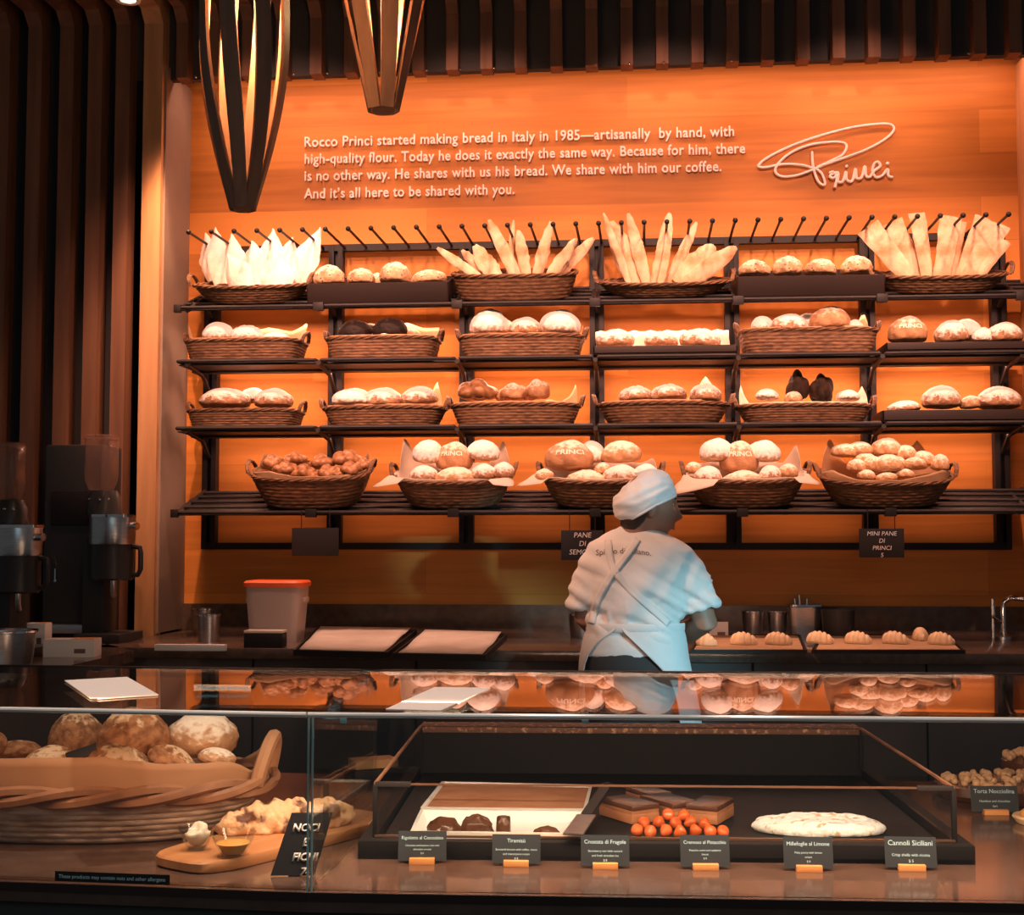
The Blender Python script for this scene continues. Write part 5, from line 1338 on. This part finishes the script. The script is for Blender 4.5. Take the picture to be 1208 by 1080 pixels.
# trays of dessert
qU = [(496, 953), (692, 955), (699, 926), (521, 922)]; qL = [(484, 981), (684, 984), (691, 957), (496, 955)]
pan('dessert_tray', qU, ZP, .022, M['porcelain'], 'white enamel tray of cocoa-dusted dessert at the back of the glass box', 'tray', 'enamel dessert trays', flare=.05)
t_ = slab('layered_dessert', shrink([(497, 955), (693, 957), (699, 929), (520, 925)], .95), ZP + .019, .014, M['cocoa'], 'flat cocoa-dusted dessert filling the back enamel tray', 'dessert')
pan('dessert_tray', qL, ZP, .022, M['porcelain'], 'white enamel tray of chocolate mounds at the front of the glass box', 'tray', 'enamel dessert trays', flare=.05)
for i, (px, py, rx, ry) in enumerate(((524, 981, 21, 13), (562, 980, 20, 14), (594, 978, 11, 14), (645, 985, 17, 8))):
    c = onz(px, py + 4, ZP + .006); k_ = mpp(c)
    b = bmesh.new(); bmesh.ops.create_icosphere(b, subdivisions=4, radius=1)
    for v in b.verts:
        d = v.co.normalized(); r = 1 + .16 * noise.noise(d * 2.4 + Vector((i * 5, 0, 0))) + .06 * noise.noise(d * 7 + Vector((i, 3, 0))); v.co = d * r; v.co.z = max(v.co.z, -.2)
        if i == 2: v.co.x = max(-.75, min(.75, v.co.x)); v.co.z = min(v.co.z, .85)
    me = bpy.data.meshes.new('chocolate_mound'); b.to_mesh(me); b.free(); smooth(me, 60); me.materials.append(M['choc'])
    o = link('chocolate_mound', me); o.location = c + Vector((0, 0, .004)); o.scale = (rx * k_, rx * k_ * .8, ry * k_ * 1.35)
    tag(o, ('glossy chocolate mound closest to the tray\u2019s short end', 'glossy chocolate mound, second along the front enamel tray', 'squarish ridged chocolate piece in the front enamel tray', 'small low chocolate mound near the serving spatula')[i], 'dessert', 'chocolate desserts')
spt = empty('serving_spatula', onz(676, 985, ZP + .03), label='dark metal serving spatula resting across the corner of the enamel trays', cat='spatula')
a = Vector((0, 0, 0)); b_ = at(716, 927, 2.62) - spt.location; md = at(692, 962, 2.46) - spt.location
MB().bar(md, b_, .020, .007).ell(b_, (.010, .008, .006), u=12, v=8).build('handle', M['black'], spt); MB().bar(a, md, .034, .003).build('blade', M['steel'], spt)
# chocolate slices
for i, (px, py, w2, d2, h2, rz_, lb) in enumerate(((742, 966, .062, .105, .034, .62, 'first layered chocolate slice beside the serving spatula'), (790, 963, .062, .105, .034, .60, 'middle layered chocolate slice on the black plate'), (838, 967, .060, .100, .034, -.38, 'layered chocolate slice closest to the sugared cake'), (765, 952, .05, .09, .034, .55, 'layered chocolate slice lying behind the other slices'))):
    c = onz(px, py, ZP); o = empty('chocolate_slice', c, (0, 0, rz_), lb, 'cake', 'chocolate slices in the glass box')
    MB().box((0, 0, h2 * .28), (w2, d2, h2 * .5), bev=.002).build('sponge', M['cocoa'], o); MB().box((0, 0, h2 * .62), (w2 * .98, d2 * .98, h2 * .2), bev=.001).build('cream', M['butter2'] if 'butter2' in M else M['cocoa'], o)
    MB().box((0, 0, h2 * .85), (w2 * 1.02, d2 * 1.02, h2 * .28), bev=.003).build('icing', M['choc'], o)
def berry():
    q = MB(); q.lathe([(0, -.9), (.35, -.75), (.75, -.2), (.9, .3), (.7, .65), (.3, .75), (0, .7)], n=16); return q.mesh('strawberry', M['berry'], ang=180)
BM_ = berry(); bl = []
rnd = random.Random(5)
bpos = [(752, 983), (768, 984), (785, 983), (802, 984), (820, 983), (838, 984), (852, 984), (760, 978), (778, 977), (796, 978), (814, 977), (832, 979), (788, 972), (806, 973)]
for i, (px, py) in enumerate(bpos):
    row = 0 if i < 7 else 1 if i < 12 else 2
    c = onz(px, py, ZP + .010); o = link('strawberry', BM_); o.location = c + Vector((0, 0, .003 + .006 * row)); o.scale = (.0125, .0125, .0135); o.rotation_euler = (rnd.uniform(-1.2, 1.2), rnd.uniform(-1.2, 1.2), rnd.uniform(0, 6))
    j = i if row == 0 else i - 7 if row == 1 else i - 12
    tag(o, f'glazed strawberry, {ORD[j]} from the serving spatula in the {("front", "middle", "rear")[row]} row', 'strawberry', 'glazed strawberries')
# sugared cake
q = MB(); c = onz(966, 981, ZP); k_ = mpp(c); R = 77 * k_
q.lathe([(0, .001), (R * .98, .001), (R, .006)] + [(R * cos(t), .006 + .019 * sin(t) ** .8) for t in [pi / 2 * j / 14 for j in range(1, 14)]] + [(0.0005, .025)], n=72)
me = q.mesh('sugared_cake', M['meringue'], ang=180)
for v in me.vertices:
    if v.co.z > .004: v.co += v.normal * .0035 * noise.noise(Vector(v.co) * 85) + v.normal * .0025 * noise.noise(Vector(v.co) * 30)
o = link('sugared_cake', me); o.location = c; o.scale = (1, .48, 1.15); tag(o, 'low round white sugared cake in the empty half of the glass box', 'cake')
# name cards
def card(px, pyb, w, h, lines, label, z=ZD, tilt=-12, rzz=0):
    c = onz(px, pyb, z); k_ = mpp(c); W, H = w * k_, h * k_
    o = empty('name_card', c, (0, 0, atan2(u_.y, u_.x) + rzz), label, 'card', 'slate name cards on the counter deck')
    cdo = MB().box((0, 0, 0), (W, .0012, H)).build('card_face', M['card'], o); cdo.location = (0, .003, H / 2 + .004); cdo.rotation_euler = (radians(tilt), 0, 0)
    MB().box((-.0, -.002, .005), (W * .52, .018, .010), bev=.001).build('stand', M['stand'], o)
    text_on('card_text', lines, M['cardtext'], cdo, (0, -.0007, H * .22), (1, 0, 0), (0, 0, 1), W * .86, ext=.0002, lead=1.5, sizes=[1.0] + [.55] * (len(lines) - 1))
cards = [(498, 1019, 57, 34, ['Rigoletto al Cioccolato', 'Chocolate and hazelnut cake with', 'chocolate mousse', '$ 8'], 'slate name card before the chocolate mounds, nearest the box corner post', .03),
         (609, 1022, 57, 33, ['Tiramis\u00f9', 'Savoiardi biscuits with coffee, cocoa', 'and mascarpone cream', '$ 8'], 'slate name card before the front enamel tray\u2019s middle', 0),
         (714, 1025, 57, 35, ['Crostata di Fragole', 'Strawberry tart with custard', 'and fresh strawberries', '$ 8'], 'slate name card below the serving spatula', 0),
         (832, 1026, 58, 36, ['Cremoso al Pistacchio', 'Pistachio cream and raspberry', 'biscuit', '$ 8'], 'slate name card in front of the last strawberries', .03),
         (954, 1028, 58, 36, ['Millefoglie al Limone', 'Flaky pastry with lemon', 'cream', '$ 8'], 'slate name card in front of the sugared cake', 0),
         (1075, 1027, 60, 35, ['Cannoli Siciliani', 'Crisp shells with ricotta', '$ 5'], 'unlit slate name card in front of the empty corner of the glass box', -.03)]
for px, pyb, w2, h2, ln, lb, r_z in cards: card(px, pyb, w2, h2, ln, lb, rzz=r_z)
card(1174, 961, 55, 30, ['Torta Nocciolina', 'Hazelnut and chocolate', 'tart', '$ 7'], 'slate name card standing against the hazelnut tart', ZD)

# ---- tarts to the right of the box
def nut_mesh():
    b = bmesh.new(); bmesh.ops.create_icosphere(b, subdivisions=2, radius=1)
    for v in b.verts: v.co *= 1 + .12 * noise.noise(v.co * 2); v.co.z *= 1.15
    me = bpy.data.meshes.new('nut'); b.to_mesh(me); b.free(); smooth(me, 180); me.materials.append(M['nut']); return me
NM = nut_mesh()
def tart(px, py, R, sq, h, n, label, seed, ns=.011, dome=.3):
    c = onz(px, py, ZD); o = empty('nut_tart', c + Vector((0, 0, .001)), label=label, cat='tart', group='hazelnut tarts')
    q = MB(); q.lathe([(0, 0), (R * .95, 0), (R, h * .4), (R * .98, h), (R * .9, h * 1.02), (0, h * (1 + dome))], n=56)
    for v in q.b.verts: v.co.y *= sq
    q.build('pastry_base', M['choc'], o); rnd = random.Random(seed)
    for i in range(n):
        for _ in range(30):
            a = rnd.uniform(0, 2 * pi); r = R * .93 * sqrt(rnd.random())
            if sin(a) * r > -R * .95: break
        d = link('nut', NM, o); d.location = (cos(a) * r, sin(a) * r * sq, h * (1 + dome * (1 - r / R)) + ns * .5); s_ = ns * rnd.uniform(.75, 1.1); d.scale = (s_, s_, s_); d.rotation_euler = (rnd.uniform(0, 3), rnd.uniform(0, 3), 0)
tart(1196, 940, .165, .75, .026, 95, 'hazelnut-topped chocolate tart behind the standing name card', 3, .0088)
tart(1228, 922, .085, .8, .045, 70, 'taller heap of nuts on a tart behind the big hazelnut tart', 4, .0092, .6)
c = onz(1222, 972, ZD); o = empty('small_tart', c, label='small golden tart cut off by the picture edge below the hazelnut tart', cat='tart')
MB().lathe([(0, .001), (.034, .001), (.042, .012), (.040, .016), (.034, .014), (0, .013)], n=36).build('pastry_base', M['pastry'], o)
q = MB().ell((0, 0, .018), (.028, .028, .012), u=18, v=10).build('filling', M['jam'], o)
# things behind the divider
o = empty('wooden_block', onz(440, 918, ZD) + Vector((0, 0, .0)), (0, 0, .5), 'pale slice of loaf on a dark stand behind the glass divider', 'bread')
MB().box((0, 0, .012), (.11, .08, .024), bev=.002).build('stand', M['black'], o); MB().box((0, 0, .034), (.10, .06, .020), bev=.004).build('slice', M['golden'], o)
